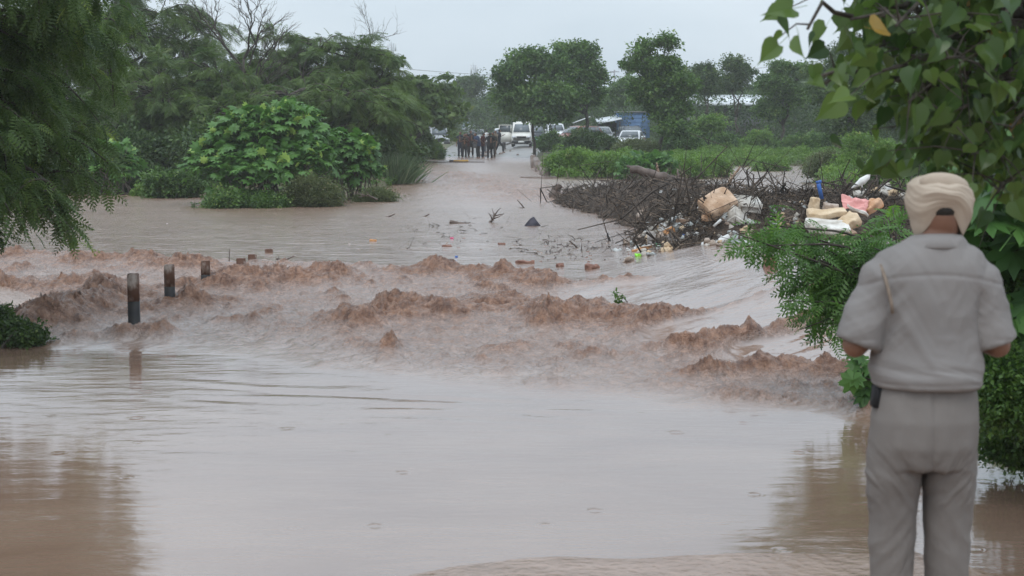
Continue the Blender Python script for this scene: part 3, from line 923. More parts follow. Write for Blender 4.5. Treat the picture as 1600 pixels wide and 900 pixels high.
tree_c('slim young tree behind the guard posts beside the first roadside trunk', 857, 108,
       [(862, 172, 18, 18, 108), (882, 176, 14, 14, 108)], ls=.28, ns=16, per=50, sr=.4, tr=.09, seed=13)
tree_c('open-crowned tree with tufted top branches beside the blue building', 1030, 84,
       [(1002, 80, 9, 9, 84), (1012, 68, 9, 8, 84), (1040, 66, 14, 9, 84), (985, 100, 10, 9, 84), (1030, 105, 34, 20, 84), (1040, 130, 42, 24, 84), (1012, 145, 30, 20, 84), (1062, 135, 24, 22, 84), (1045, 168, 40, 20, 84), (1055, 200, 24, 16, 83)],
       ls=.32, ns=20, per=38, sr=.36, tr=.12, fork=W(1035, 170, 84), seed=14)
tree_c('slender feathery tree standing over the end of the low shed', 1098, 112,
       [(1100, 112, 18, 18, 112), (1108, 132, 22, 18, 112)], ls=.34, ns=16, per=50, sr=.45, tr=.12, mat='dark', seed=15)
tree_c('airy tree with small scattered leaf tufts above the shed roof', 1150, 116,
       [(1145, 98, 18, 14, 116), (1158, 112, 20, 16, 116), (1145, 130, 22, 14, 116)], ls=.3, ns=20, per=36, sr=.38, tr=.12, mat='dark', seed=16, shell=.3)
tree_c('bushy tree with sparse upright shoots in front of the shed', 1220, 100,
       [(1215, 132, 30, 20, 100), (1240, 150, 20, 18, 100), (1205, 172, 24, 20, 100), (1215, 105, 8, 12, 100), (1250, 108, 6, 14, 100), (1228, 105, 6, 10, 100)], ls=.26, ns=24, per=50, sr=.36, tr=.12, mat='olive' if False else 'broad', seed=17)
tree_c('dark round tree at the end of the shed, partly behind the heart-leaved branches', 1300, 82,
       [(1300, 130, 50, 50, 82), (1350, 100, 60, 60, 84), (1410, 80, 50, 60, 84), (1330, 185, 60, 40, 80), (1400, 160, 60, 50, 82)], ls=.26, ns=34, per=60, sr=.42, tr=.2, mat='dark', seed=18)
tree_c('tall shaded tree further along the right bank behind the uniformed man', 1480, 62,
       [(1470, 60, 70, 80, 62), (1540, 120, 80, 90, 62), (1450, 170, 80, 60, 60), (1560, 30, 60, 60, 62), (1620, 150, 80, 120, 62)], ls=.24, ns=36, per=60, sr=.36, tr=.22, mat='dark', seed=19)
tree_c('tree of mid height between the blue building and the shaded grove behind', 970, 135,
       [(960, 150, 26, 22, 135), (985, 140, 22, 22, 135), (945, 165, 20, 16, 135)], ls=.4, ns=16, per=50, sr=.55, tr=.14, mat='broad', seed=20)
tree_c('leaning dark tree at the left end of the distant road', 712, 175,
       [(700, 150, 26, 20, 175), (730, 140, 22, 20, 175), (745, 128, 12, 12, 175), (715, 172, 36, 18, 170)], ls=.5, ns=22, per=50, sr=.7, tr=.2, mat='dark', seed=21)
tree_c('rounded green tree at the bend of the distant road behind the trucks', 775, 190,
       [(770, 160, 24, 18, 190), (795, 150, 26, 20, 190), (765, 182, 26, 14, 185), (800, 180, 30, 16, 185)], ls=.5, ns=22, per=50, sr=.7, tr=.2, seed=22)
tree_c('pale young bush-like tree in front of the shed wall', 1110, 92,
       [(1110, 192, 22, 14, 92), (1092, 205, 16, 10, 92)], ls=.22, ns=16, per=50, sr=.3, tr=.07, mat='weed', seed=23)
# bare trees, left
def bare_tree(label, px, d, top, spread, seed, n=9, tr=.14, lean=0.0):
    rg = np.random.RandomState(seed)
    b = base_at(px, d); root = empty('bare_tree', b, 0, label, 'tree'); tk = MB(); br = MB()
    t = W(px + lean, top, d) - b
    main = limb_pts((0, 0, -.3), t * .62, rg, 8, 0, .03)
    tk.tube(main, np.linspace(tr, tr * .4, 8), 8)
    def rec(p, dr, L, r, lv):
        e = p + dr * L
        q = limb_pts(p, e, rg, 6, .02, .04)
        br.tube(q, np.linspace(r, r * .45, 6), 5, cap=False)
        if lv == 0: return
        for i in range(4):
            s_ = q[rg.randint(2, 6)]
            nd = dr + rg.normal(0, .55, 3); nd[2] = abs(nd[2]) * .8 + .25; nd /= np.linalg.norm(nd)
            rec(s_, nd, L * rg.uniform(.45, .7), r * .5, lv - 1)
    H = t[2]
    for i in range(n):
        s_ = main[rg.randint(3, 8)]
        nd = np.array([rg.uniform(-1, 1) * spread, rg.uniform(-.6, .6), rg.uniform(.6, 1.2)]); nd /= np.linalg.norm(nd)
        rec(s_, nd, H * .3 * rg.uniform(.7, 1.15), tr * .42, 3)
    tk.build('trunk', M['bark'], root, smooth=True); br.build('branches', M['bark'], root, smooth=True)
    return root
bare_tree('leafless dark tree spreading its bare boughs above the thorn crowns', 375, 60, -20, .8, 4, 9, .11, 10)
bare_tree('thin leafless tree poking out behind the tallest thorn crown', 560, 72, 20, .8, 8, 7, .08, 10)
bare_tree('small dead sapling above the thorn crowns near the lattice tower', 640, 96, 100, 1.1, 9, 4, .05, 10)

# far woods closing the horizon: one mass
def far_mass(name, rows, rg, mat, ls):
    P = []; Tn = []
    for (px0, px1, d, top, n) in rows:
        for i in range(n):
            px = rg.uniform(px0, px1); dd = d * rg.uniform(.9, 1.12)
            x = (px - 800) / F * dd
            H = (HZ - top) / F * dd + CH
            H *= .72 + .4 * (perlin(np.array([px * .021]), np.array([d * .1]), 3)[0] + .3) + rg.uniform(-.06, .12)
            k = 60
            th = rg.uniform(0, 2 * math.pi, k); rr = np.sqrt(rg.rand(k)) * d * .011; zz = rg.uniform(.02, 1, k)
            rr *= np.sqrt(np.clip(1.15 - zz, .05, 1))
            P.append(np.stack([x + rr * np.cos(th), dd + rr * np.sin(th), zz * H], -1)); Tn.append(np.full(k, rg.uniform(.15, .6)) + rg.normal(0, .15, k))
    P = np.concatenate(P); Tn = np.concatenate(Tn); n = len(P)
    A = rg.normal(0, 1, (n, 3)); Nn = rg.normal(0, .6, (n, 3)); Nn[:, 2] += .6
    return tag(foliage(name, P, A, Nn, ls * P[:, 1] * rg.uniform(.7, 1.3, n), SPRAY, Tn, mat), kind='stuff')
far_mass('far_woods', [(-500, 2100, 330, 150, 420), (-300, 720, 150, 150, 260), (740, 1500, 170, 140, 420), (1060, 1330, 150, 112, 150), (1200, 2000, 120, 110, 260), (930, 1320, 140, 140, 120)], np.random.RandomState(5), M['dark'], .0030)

# weeds on the banks: nobody could count these
def weeds(name, area, n, seed, h, T, mat, sc=1.0):
    rg = np.random.RandomState(seed); P = []; 
    while len(P) < n:
        px = rg.uniform(area[0], area[1]); d = rg.uniform(area[2], area[3]); x = (px - 800) / F * d
        z = gz(x, d)
        if z < .02: continue
        P.append((x, d, z))
    P = np.array(P); m = 7
    Q = np.repeat(P, m, 0); hh = h * np.clip(.6 + 1.1 * fbm(Q[:, 0] * .5, Q[:, 1] * .3, 3, seed), .15, 1.4)
    Q = Q + rg.normal(0, .12, Q.shape) * np.array([1, 1, 0]); Q[:, 2] += rg.uniform(0, 1, len(Q)) * hh
    A = rg.normal(0, .6, Q.shape); A[:, 2] += .6
    Nn = rg.normal(0, .6, Q.shape); Nn[:, 2] += .5
    tn = .45 + .5 * fbm(Q[:, 0] * .6, Q[:, 1] * .4, 2, seed + 5) + rg.normal(0, .15, len(Q))
    return tag(foliage(name, Q, A, Nn, sc * rg.uniform(.7, 1.2, len(Q)), T, tn, mat), kind='stuff')
weeds('bank_weeds', (868, 1420, 60, 100), 4200, 31, .55, SPRAY, M['weed'], .22)
weeds('bank_weeds', (1180, 1900, 42, 75), 4200, 32, .6, SPRAY, M['weed'], .18)
weeds('bank_weeds', (-500, 640, 49, 95), 3500, 33, .5, SPRAY, M['broad'], .2)
weeds('bank_grass', (870, 1400, 104, 170), 1800, 34, .25, BLADE, M['grass'], .4)
# larger bushes one can tell apart, right bank
RB = [
 ('dark rounded bush in front of the red-brown car', 905, 86, 2.1, 1.7, 'dark'),
 ('dark bush between the red-brown car and the silver car', 938, 88, 1.9, 1.75, 'dark'),
 ('small bush at the foot of the first roadside tree', 868, 102, 2.2, 1.3, 'broad'),
 ('fine-leaved bush at the water edge just behind the broken guard wall', 895, 66, 2.2, 1.25, 'weed'),
 ('bright green bush at the water edge under the dark rounded bush', 945, 65, 2.3, 1.2, 'weed'),
 ('pale large-leaved bush at the water edge behind the driftwood log', 1010, 63, 2.4, 1.35, 'castor'),
 ('green bush at the water edge behind the twig heap', 1065, 64, 2.2, 1.1, 'weed'),
 ('olive bush in front of the white sedan', 1000, 84, 2.6, 1.4, 'olive'),
 ('grassy bush standing at the corner of the side channel', 1108, 66, 1.5, .9, 'weed'),
 ('round bush alone on the far side of the side channel', 1120, 96, 2.5, 1.5, 'broad'),
 ('little bush at the brim of the side channel', 1205, 74, 1.4, .6, 'weed'),
 ('olive bush at the end of the side channel', 1300, 60, 2.4, 1.3, 'olive'),
 ('taller green bush beside the side channel, before the grove', 1350, 58, 2.8, 1.9, 'weed'),
 ('deep green bush below the grove, close behind the foam slabs', 1400, 47, 2.2, 1.7, 'broad'),
 ('wide low bush on the far bank, centre of the green flat', 1180, 104, 3.4, 1.6, 'weed'),
 ('bush with fresh shoots under the shaded round tree', 1260, 92, 2.8, 1.8, 'broad'),
 ('dark bush beneath the tree beside the blue building', 1060, 88, 2.6, 1.9, 'broad'),
]
for i, (lab, px, d, w, h, mt) in enumerate(RB):
    bush('bush', lab, px, d, w, h, CASTOR if mt == 'castor' else SPRAY, .34 if mt == 'castor' else .0026 * d, M[mt], 20, 24 if mt == 'castor' else 60, .26, np.random.RandomState(40 + i))
# ================================================================ foreground plants
rng = np.random.RandomState(21)
# dense fine-leaved shrub at the right edge
def shrub_near(label, base, clumps, T, ls, mat, ns, per, sr, seed, name='shrub', stems=4, tr=.03, zmin=None, up=.5, droop=0):
    return make_tree(name, label, 'shrub', base, clumps, np.random.RandomState(seed), T, ls, M[mat], n_sub=ns, per_sub=per, sub_r=sr, trunk_r=tr, stems=stems, zmin=zmin, up=up, droop=droop, crown_name='foliage')
shrub_near('dense small-leaved shrub at the water edge on the far side of the uniformed man', np.array([3.75, 10.4, 0]),
   [cl(1580, 620, 62, 60, 9.2), cl(1590, 680, 58, 55, 10.0), cl(1680, 690, 70, 60, 9.8), cl(1650, 600, 90, 110, 9.4), cl(1580, 560, 70, 50, 9.6), cl(1610, 460, 90, 60, 10), cl(1720, 500, 110, 220, 9.6), cl(1590, 380, 90, 60, 10.2), cl(1700, 200, 120, 200, 10), cl(1820, 500, 110, 220, 9.0)], SPRAY, .06, 'broad', 60, 120, .12, 5, zmin=.02)
shrub_near('dark leafy bush at the left water edge below the drooping tree', G(-10, 545) * np.array([1, 1, 0]),
   [cl(15, 520, 45, 22, 16.2), cl(-40, 505, 60, 40, 16.5), cl(40, 530, 30, 14, 16)], SPRAY, .085, 'dark', 30, 60, .10, 6, zmin=.03)
# castor plant with big leaves behind the uniformed man's shoulder
def castor_near(label, base, leaves, ls, mat='castor', seed=3):
    rg = np.random.RandomState(seed); b = np.asarray(base, float)
    root = empty('castor_plant', b, 0, label, 'plant'); mb = MB(); P = []; A = []; Nn = []
    for (px, py, d) in leaves:
        p = W(px, py, d); P.append(p)
        A.append(np.array([rg.uniform(-1, .4), rg.uniform(-.8, .2), rg.uniform(-.5, .1)])); Nn.append(np.array([rg.normal(0, .35), -.75 + rg.normal(0, .25), .7]))
        q = limb_pts(b + rg.normal(0, .05, 3) * np.array([1, 1, 0]), p, rg, 7, .12, .03)
        if len(P) % 6 == 1: mb.tube(q - b, np.linspace(.018, .005, 7), 6)
    P = np.array(P)
    foliage('foliage', P - b, np.array(A), np.array(Nn), ls * rg.uniform(.7, 1.15, len(P)), CASTOR, rg.uniform(.1, .7, len(P)), M[mat], root)
    mb.build('stem', M['bark'], root, smooth=True)
    return root
rg = np.random.RandomState(8)
castor_near('castor plant with broad blue-green leaves rising beside the uniformed man’s shoulder'.replace('’', ''), (3.75, 10.6, .2),
   [(rg.uniform(1490, 1720), rg.uniform(190, 590), rg.uniform(9.3, 10.6)) for _ in range(210)], .31)
castor_near('small castor seedling beside the uniformed man at waist height', (3.1, 12.4, .0),
   [(rg.uniform(1330, 1375), rg.uniform(552, 620), rg.uniform(12.0, 12.6)) for _ in range(26)], .20, seed=4)

# feathery shrub branch reaching out left of the uniformed man
def feather_shrub(label, base, twigs, seed, fs, mat, per=26):
    rg = np.random.RandomState(seed); b = np.asarray(base, float)
    root = empty('feathery_shrub', b, 0, label, 'shrub'); mb = MB(); P = []; A = []; Nn = []; Tn = []
    for (pts, d0, d1, dens) in twigs:
        n = len(pts)
        w = np.array([W(p[0], p[1], d0 + (d1 - d0) * i / (n - 1)) for i, p in enumerate(pts)])
        t = np.linspace(0, n - 1, 14); i0 = np.minimum(t.astype(int), n - 2); f = (t - i0)[:, None]
        path = w[i0] * (1 - f) + w[i0 + 1] * f
        mb.tube(path - b, np.linspace(.016, .004, 14), 5)
        link_ = limb_pts(b, path[0], rg, 7, .05, .03); mb.tube(link_ - b, np.linspace(.025, .012, 7), 6)
        tone = rg.uniform(.3, .75)
        for k in range(int(per * dens)):
            s_ = rg.randint(2, 14); p = path[s_] + rg.normal(0, .065, 3)
            out = rg.normal(size=3) * np.array([1, .7, .5]); out[2] -= .55
            P.append(p); A.append(out + (path[s_] - path[s_ - 1]) * 4); nn = rg.normal(0, .4, 3); nn[2] += .7; nn[1] -= .5; Nn.append(nn); Tn.append(tone + rg.normal(0, .12))
    P = np.array(P)
    foliage('foliage', P - b, np.array(A), np.array(Nn), fs * rg.uniform(.65, 1.2, len(P)), FROND_FINE, np.array(Tn), M[mat], root)
    mb.build('stem', M['bark'], root, smooth=True)
    return root
tw = []
rg = np.random.RandomState(12)
ends = [(1150, 365), (1175, 350), (1215, 352), (1160, 385), (1200, 375), (1260, 385), (1300, 405), (1230, 395), (1330, 385), (1245, 365), (1205, 430), (1260, 430), (1230, 470), (1280, 480), (1250, 515), (1300, 440), (1330, 470), (1290, 450), (1340, 420), (1385, 345), (1360, 385), (1265, 500), (1310, 520), (1395, 325), (1240, 450), (1270, 465), (1320, 400)]
for (ex_, ey) in ends:
    sx_, sy_ = 1400 + rg.uniform(-15, 40), 425 + rg.uniform(-25, 50)
    mx1, my1 = (ex_ + sx_) / 2 + rg.uniform(-10, 10), (ey + sy_) / 2 - 6 + rg.uniform(-12, 12)
    d1 = rg.uniform(12.2, 13.4)
    tw.append(([(sx_, sy_), (mx1, my1), (ex_, ey)], 12.8, d1, 1.0 + .5 * rg.rand()))
feather_shrub('feathery bright green shrub reaching over the water in front of the rubbish heap', (3.55, 13.0, -.1), tw, 5, .21, 'bright', 32)

# heart-leaved tree
def heart_tree(label, base, boughs, seed):
    rg = np.random.RandomState(seed); b = np.asarray(base, float)
    root = empty('heart_leaved_tree', b, 0, label, 'tree'); mb = MB(); lf = MB(); P = []; A = []; Nn = []; Tn = []
    hub = W(1640, 60, 7.2)
    mb.tube(limb_pts(b, hub, rg, 9, 0, .012) - b, np.linspace(.11, .07, 9), 12)
    mb.tube(limb_pts(hub, W(1575, -260, 6.6), rg, 7, 0, .02) - b, np.linspace(.06, .03, 7), 8)
    for (x0, y0, x1, y1, d, n, spread) in boughs:
        s_ = W(x0, y0, 6.9); e = W(x1, y1, d)
        q = limb_pts(s_, e, rg, 9, .06, .03)
        mb.tube(limb_pts(hub, s_, rg, 6, .04, .03) - b, np.linspace(.04, .022, 6), 7)
        mb.tube(q - b, np.linspace(.020, .006, 9), 6)
        for i in range(int(n * 1.75)):
            t = rg.uniform(.12, 1) ** .8 * 8; i0 = min(int(t), 7); p0 = q[i0] * (1 - t + i0) + q[i0 + 1] * (t - i0)
            off = rg.normal(0, 1, 3) * spread * np.array([1, 1, .8]); p = p0 + off
            if rg.rand() < .35: lf.tube([p0 - b, p0 + off * .5 + (0, 0, .02) - b, p - b], [.004, .003, .002], 4, cap=False)
            P.append(p)
            a = np.array([rg.normal(0, .7) - .2, rg.normal(0, .6), -.7 + rg.normal(0, .45)]); A.append(a)
            Nn.append(np.array([rg.normal(0, .9), -.7 + rg.normal(0, .7), .8])); Tn.append(rg.uniform(.05, .75) if rg.rand() > .012 else .98)
    P = np.array(P)
    foliage('crown', P - b, np.array(A), np.array(Nn), rg.uniform(.055, .115, len(P)), HEART, np.array(Tn), M['peepal'], root)
    mb.build('trunk', M['bark'], root, smooth=True); lf.build('twigs', M['bark'], root)
    return root
bo = [(1500, 60, 1262, 45, 5.6, 10, .06), (1480, 110, 1265, 125, 5.7, 12, .07), (1480, 160, 1290, 130, 5.8, 14, .09), (1500, 40, 1330, 30, 5.6, 24, .12), (1520, 0, 1400, 40, 5.6, 26, .14), (1520, 120, 1380, 110, 5.7, 34, .15),
      (1540, 150, 1420, 160, 5.8, 34, .16), (1560, 60, 1480, 90, 5.8, 34, .16), (1600, 120, 1500, 170, 5.9, 36, .16), (1620, 20, 1540, 40, 5.9, 30, .15), (1620, 200, 1520, 240, 6.0, 34, .15), (1600, 240, 1450, 250, 6.3, 30, .14),
      (1600, 180, 1420, 220, 6.2, 26, .13), (1650, 100, 1580, 200, 6.0, 30, .15), (1640, 260, 1560, 300, 6.2, 30, .15), (1560, -60, 1420, -40, 5.7, 50, .22), (1560, -150, 1300, -120, 5.9, 60, .26), (1600, -240, 1340, -240, 6.2, 80, .3),
      (1620, -330, 1260, -330, 6.4, 60, .26), (1640, -60, 1620, -120, 6.2, 60, .3), (1680, -250, 1560, -330, 6.6, 90, .4), (1700, 150, 1680, 50, 6.5, 90, .4), (1650, -400, 1420, -430, 6.8, 70, .3), (1650, -480, 1300, -520, 7.2, 70, .3)]
heart_tree('heart-leaved fig tree overhanging the uniformed man from the bank', (3.15, 7.6, .2), bo, 14)

# ================================================================ guard posts along the drowned road
rusty = pmat('rust_paint', (.10, .045, .026), (.34, .28, .24), 9, .75, .004, 30, ramp=(.50, .64), stretch=(1, 1, .5))
blackp = pmat('black_paint', (.012, .012, .014), (.035, .032, .03), 6, .6, .003, 30)
brick = pmat('wet_brick', (.14, .06, .04), (.27, .14, .10), 9, .7, .01, 30)
def guard_post(px, py, ztop, black=True, label='', split=.5, group='guard posts along the drowned road', mat=None, w=.125, d=None, lean=0):
    s = (770 - px) / 4.05 if px < 770 else (px - 770) / 4.05
    d = d or F / s
    x = (px - 800) / F * d
    root = empty('guard_post', (x, d, -.5), 0.1, label, 'post', group)
    H = ztop + .5
    blk = MB(); top = MB()
    hb = H * split if black else .2
    blk.box((0, 0, hb / 2), (w, w, hb)); 
    top.box((0, 0, (hb + H) / 2 - .006), (w * .985, w * .985, H - hb - .012)); top.box((0, 0, H - .006), (w * .93, w * .93, .012), taper=.9)
    blk.build('painted_base', blackp if black else mat or rusty, root)
    top.build('shaft', mat or rusty, root)
    root.rotation_euler = (0, lean, .15)
    return root, x, d
GP = [(205, 427, True, 'nearest guard post, white with a black lower half, standing in the torrent'),
      (262, 413, True, 'second guard post from the viewer, rust streaked, breaking the flood'),
      (319, 407, True, 'third guard post from the viewer, worn and rust streaked beside the breaking wave'),
      (375, 403, False, 'first of the three nearly drowned post tops behind the breaking wave'),
      (393, 397, False, 'middle one of the three nearly drowned post tops behind the breaking wave'),
      (419, 392, False, 'farthest of the three nearly drowned post tops behind the breaking wave')]
for px, yt_, bl, lab in GP:
    s = (770 - px) / 4.05
    zt = CH - (yt_ - HZ) / s
    guard_post(px, 0, max(zt, .06), bl, lab, split=(.5 + zt * .52) / (zt + .5) if bl else .5, w=.125 if bl else .15)
s = 435 / 4.05
guard_post(1205, 0, .60, False, d=20.1, label='bare brick-coloured guard post where the flood pours over the road edge', group='guard posts on the pouring edge', mat=brick, w=.15)
guard_post(1274, 0, .60, False, d=18.5, label= 'guard post half hidden behind the feathery shrub', group='guard posts on the pouring edge', mat=brick, w=.15)

# broken wall and posts at the far end
conc = pmat('old_concrete', (.17, .13, .11), (.30, .25, .22), 5, .85, .02, 18)
for (px, py, h, lab) in [(834, 262, .62, 'tall end post of the broken guard wall at the far shore'), (841, 268, .5, 'second post of the broken guard wall, next to the tall end post'),
                         (848, 272, .48, 'leaning post near the middle of the broken guard wall'), (854, 277, .42, 'short post at the near end of the broken guard wall')]:
    p = G(px, py)
    mb = MB(); mb.box((0, 0, h / 2 - .25), (.26, .26, h + .5), taper=.9); mb.box((0, 0, h + .015), (.2, .2, .04), taper=.8)
    o = mb.build('guard_post', conc, None, (p[0], p[1], 0)); o.rotation_euler = (0, .06 * (px - 844) / 8, .3); tag(o, lab, 'post', 'posts of the broken guard wall')
mb = MB(); pts = [G(837, 264), G(845, 270), G(852, 275)]
for a, b in zip(pts[:-1], pts[1:]):
    m_ = (a + b) / 2; L = np.linalg.norm(b - a); ang = math.atan2(b[1] - a[1], b[0] - a[0])
    mb.box((m_[0], m_[1], .12), (L * .9, .25, .34), rotm(.15, .12, ang))
o = mb.build('broken_wall', conc); tag(o, 'collapsed concrete guard wall slab leaning at the far shore', 'wall')
mb = MB(); p = G(845, 279); mb.box((p[0] - .1, p[1], .03), (1.5, .25, .1), rotm(0, 0, .05)); o = mb.build('concrete_kerb', conc); tag(o, 'low pale concrete kerb just above the water before the broken wall', 'kerb')

# ================================================================ debris pile
def gk(px, py, z=0.0): return G(px, py, z)
BL = [((905, 313), .28, .9), ((935, 318), .48, 1.1), ((975, 326), .70, 1.25), ((1015, 336), .98, 1.35), ((1060, 350), 1.08, 1.4), ((1050, 382), .55, .8), ((1090, 372), .90, 1.35), ((1072, 402), .34, .6),
      ((1135, 378), 1.08, 1.2), ((1195, 376), .92, 1.1), ((1250, 374), .95, 1.1), ((1310, 373), 1.0, 1.3), ((1370, 370), 1.0, 1.3), ((1440, 370), .9, 1.4)]
BLW = [(G(p[0], p[1], .1), h, r) for p, h, r in BL]
def mound_z(X, Y):
    z = np.full(np.shape(X), -.5)
    for c, h, r in BLW:
        q = ((X - c[0]) / r) ** 2 + ((Y - c[1]) / (r * 1.35)) ** 2
        z = np.maximum(z, (h + .3) * np.clip(1 - q, 0, 1) ** .7 - .3 + (q > 1) * -.2)
    return z + .10 * fbm(np.asarray(X) * 1.3, np.asarray(Y) * 1.3, 4, 19) * (z > -.4)
mX, mY = np.meshgrid(np.linspace(0, 11.5, 260), np.linspace(22, 52, 420))
mZ = mound_z(mX, mY); mZ = mZ + np.where(mZ > -.4, .06 * ridged(mX * 5, mY * 5, 3, 9), 0)
nr, nc = mX.shape
ii = (np.arange(nr - 1)[:, None] * nc + np.arange(nc - 1)[None]).ravel()
q = np.stack([ii, ii + 1, ii + nc + 1, ii + nc], -1)
zz = mZ.ravel(); q = q[(zz[q] > -.28).all(1)]
pile_mat = pmat('muddy_brushwood', (.028, .020, .015), (.105, .075, .055), 7, .95, .08, 14, detail=8)
tag(link('debris_heap', mk_mesh('debris_heap', np.stack([mX.ravel(), mY.ravel(), zz], -1), [q], False), pile_mat), kind='stuff')
def hit(px, py, off=0.0):
    r = ray(px, py); t = np.arange(8, 75, .04) / r[1]
    P = np.array([0, 0, CH]) + r * t[:, None]
    s = np.maximum(mound_z(P[:, 0], P[:, 1]), water_z(P[:, 0], P[:, 1])) + off
    k = np.argmax(P[:, 2] <= s)
    return P[k] if (P[:, 2] <= s).any() else G(px, py)
# brushwood: thousands of twigs
def twig_mass(name, n, seed, rmin, rmax, lmin, lmax, mat, inside, base_fn, up=.35, stuff=True):
    rg = np.random.RandomState(seed); mb = MB(); c = 0
    while c < n:
        x, y = inside(rg)
        z = base_fn(x, y)
        if z < -.15: continue
        L = rg.uniform(lmin, lmax) * rg.uniform(.5, 1); a = rg.uniform(0, 2 * math.pi); e = rg.normal(.05, up)
        d = np.array([math.cos(a) * math.cos(e), math.sin(a) * math.cos(e), math.sin(e)])
        p0 = np.array([x, y, z - .03]) - d * L * .3
        bend = rg.normal(0, .12 * L, (2, 3))
        pts = [p0, p0 + d * L * .35 + bend[0], p0 + d * L * .7 + bend[1], p0 + d * L + rg.normal(0, .1 * L, 3)]
        r = rg.uniform(rmin, rmax)
        mb.tube(pts, [r, r * .8, r * .6, r * .3], 4, cap=False); c += 1
        if rg.rand() < .4:
            mb.tube([pts[1], pts[1] + rg.normal(0, .25 * L, 3), pts[1] + rg.normal(0, .4 * L, 3)], [r * .6, r * .45, r * .2], 4, cap=False)
    return mb.build(name, mat)
def in_pile(rg):
    c, h, r = BLW[rg.randint(len(BLW))]
    a = rg.uniform(0, 2 * math.pi); q_ = math.sqrt(rg.rand()) * 1.08
    return c[0] + r * q_ * math.cos(a), c[1] + r * 1.35 * q_ * math.sin(a)
mz1 = lambda x, y: float(mound_z(np.array([x]), np.array([y]))[0])
tw_dark = pmat('dark_twigs', (.035, .026, .020), (.085, .065, .05), 3, .9)
tw_pale = pmat('pale_twigs', (.12, .085, .06), (.24, .18, .13), 3, .9)
tag(twig_mass('brushwood', 5200, 1, .006, .018, .25, 1.0, tw_dark, in_pile, mz1), kind='stuff')
tag(twig_mass('brushwood', 3000, 2, .005, .014, .2, .8, tw_pale, in_pile, mz1), kind='stuff')
def in_far(rg):
    p = G(rg.uniform(850, 985), rg.uniform(292, 318)); return p[0], p[1]
tag(twig_mass('brushwood', 560, 5, .012, .028, .8, 2.1, tw_dark, in_pile, mz1, .7), kind='stuff')
tag(twig_mass('brushwood', 160, 6, .008, .018, .6, 1.4, tw_pale, in_pile, mz1, .6), kind='stuff')
tag(twig_mass('brushwood', 220, 3, .008, .016, .4, 1.2, tw_dark, in_far, lambda x, y: .0, .45), kind='stuff')

# branches that stand out
def branch(label, pts, d, r, mat, rg=None, forks=0, name='driftwood_branch', cat='branch', group=None, d2=None, n=8, r1=None, flen=.5):
    rg = rg or np.random.RandomState(len(label) * 7)
    d2 = d2 or d
    w = np.array([W(p[0], p[1], d + (d2 - d) * i / max(1, len(pts) - 1)) for i, p in enumerate(pts)])
    b = w[0].copy(); t = np.linspace(0, len(pts) - 1, n * 2); i0 = np.minimum(t.astype(int), len(pts) - 2); f = (t - i0)[:, None]
    path = w[i0] * (1 - f) + w[i0 + 1] * f; path[1:-1] += rg.normal(0, r * .12, (len(path) - 2, 3))
    mb = MB(); mb.tube(path - b, np.linspace(r, r1 or r * .45, len(path)), 8)
    L = np.linalg.norm(w[-1] - w[0])
    for i in range(forks):
        k = rg.randint(3, len(path) - 2); dd = (path[k + 1] - path[k]); dd = dd / np.linalg.norm(dd) + rg.normal(0, .7, 3); dd /= np.linalg.norm(dd); dd[2] = abs(dd[2]) * .8
        l = L * flen * rg.uniform(.4, 1)
        mb.tube([path[k] - b, path[k] - b + dd * l * .5 + rg.normal(0, .05 * l, 3), path[k] - b + dd * l], [r * .5, r * .35, r * .15], 5)
    return tag(mb.build(name, mat, None, b, smooth=True), label, cat, group)
dw = pmat('wet_driftwood', (.075, .055, .045), (.16, .12, .10), 6, .7, .01, 30, stretch=(1, 1, .4))
dwp = pmat('pale_driftwood', (.20, .13, .085), (.33, .24, .17), 6, .8, .01, 30)
branch('thickest driftwood log slanting across the top of the rubbish heap', [(1088, 298), (1058, 285), (1032, 275), (1005, 268), (984, 265)], 35.8, .13, dw, forks=1, r1=.09, flen=.25)
branch('broken pale stub sticking up from the thickest driftwood log', [(1030, 279), (1027, 262), (1026, 255)], 37, .045, dwp)
branch('forked dark bough crossing below the thickest driftwood log', [(1015, 312), (1040, 295), (1060, 278), (1062, 272)], 36, .07, dw, forks=3)
branch('crooked pale-tipped branch rising from the middle of the heap', [(1130, 302), (1140, 285), (1148, 272), (1157, 260)], 33, .045, dwp, forks=3)
branch('straight dark stick leaning over the side channel', [(1163, 306), (1180, 288), (1198, 270)], 32, .035, dw, d2=31)
branch('upright dark stick beside the crooked pale-tipped branch', [(1150, 310), (1148, 285)], 32, .03, dw, forks=2)
branch('pale trunk splinter standing next to the foam boulder', [(1125, 305), (1135, 292), (1140, 280)], 33.5, .04, dwp, forks=2)
branch('dark stump with a broken top standing in the far shallows', [(862, 309), (867, 299), (872, 290)], 46, .17, dw, r1=.10, forks=3, flen=.5, name='tree_stump', cat='stump')
branch('spiky bundle of branches caught in mid current', [(762, 351), (770, 343), (774, 333)], 36, .035, dw, forks=6, flen=1.2, d2=36)
branch('long thin drifting branch beside the spiky bundle', [(703, 346), (716, 349), (738, 351), (760, 352)], 35.6, .045, dw, forks=3, flen=.25)
branch('thin bare stick leaning out of the water before the far stump', [(826, 334), (815, 320), (808, 312)], 42, .022, dw, forks=1)
branch('short black stick upright in the shallows before the heap', [(953, 382), (949, 364)], 29.7, .035, blackp)
branch('slim stick leaning in the shallows left of the black stick', [(905, 392), (898, 383), (889, 376)], 28.5, .022, dw)
branch('bare whip rising in front of the twig heap', [(948, 364), (940, 335), (938, 300)], 31, .012, dw, forks=3, flen=.3)
branch('small tilted twig adrift near the smaller castor bush', [(597, 342), (606, 339), (617, 334)], 38, .03, dw)
branch('small tilted twig adrift between castor bush and spiky bundle', [(655, 341), (663, 339), (671, 334)], 38.2, .03, dw)
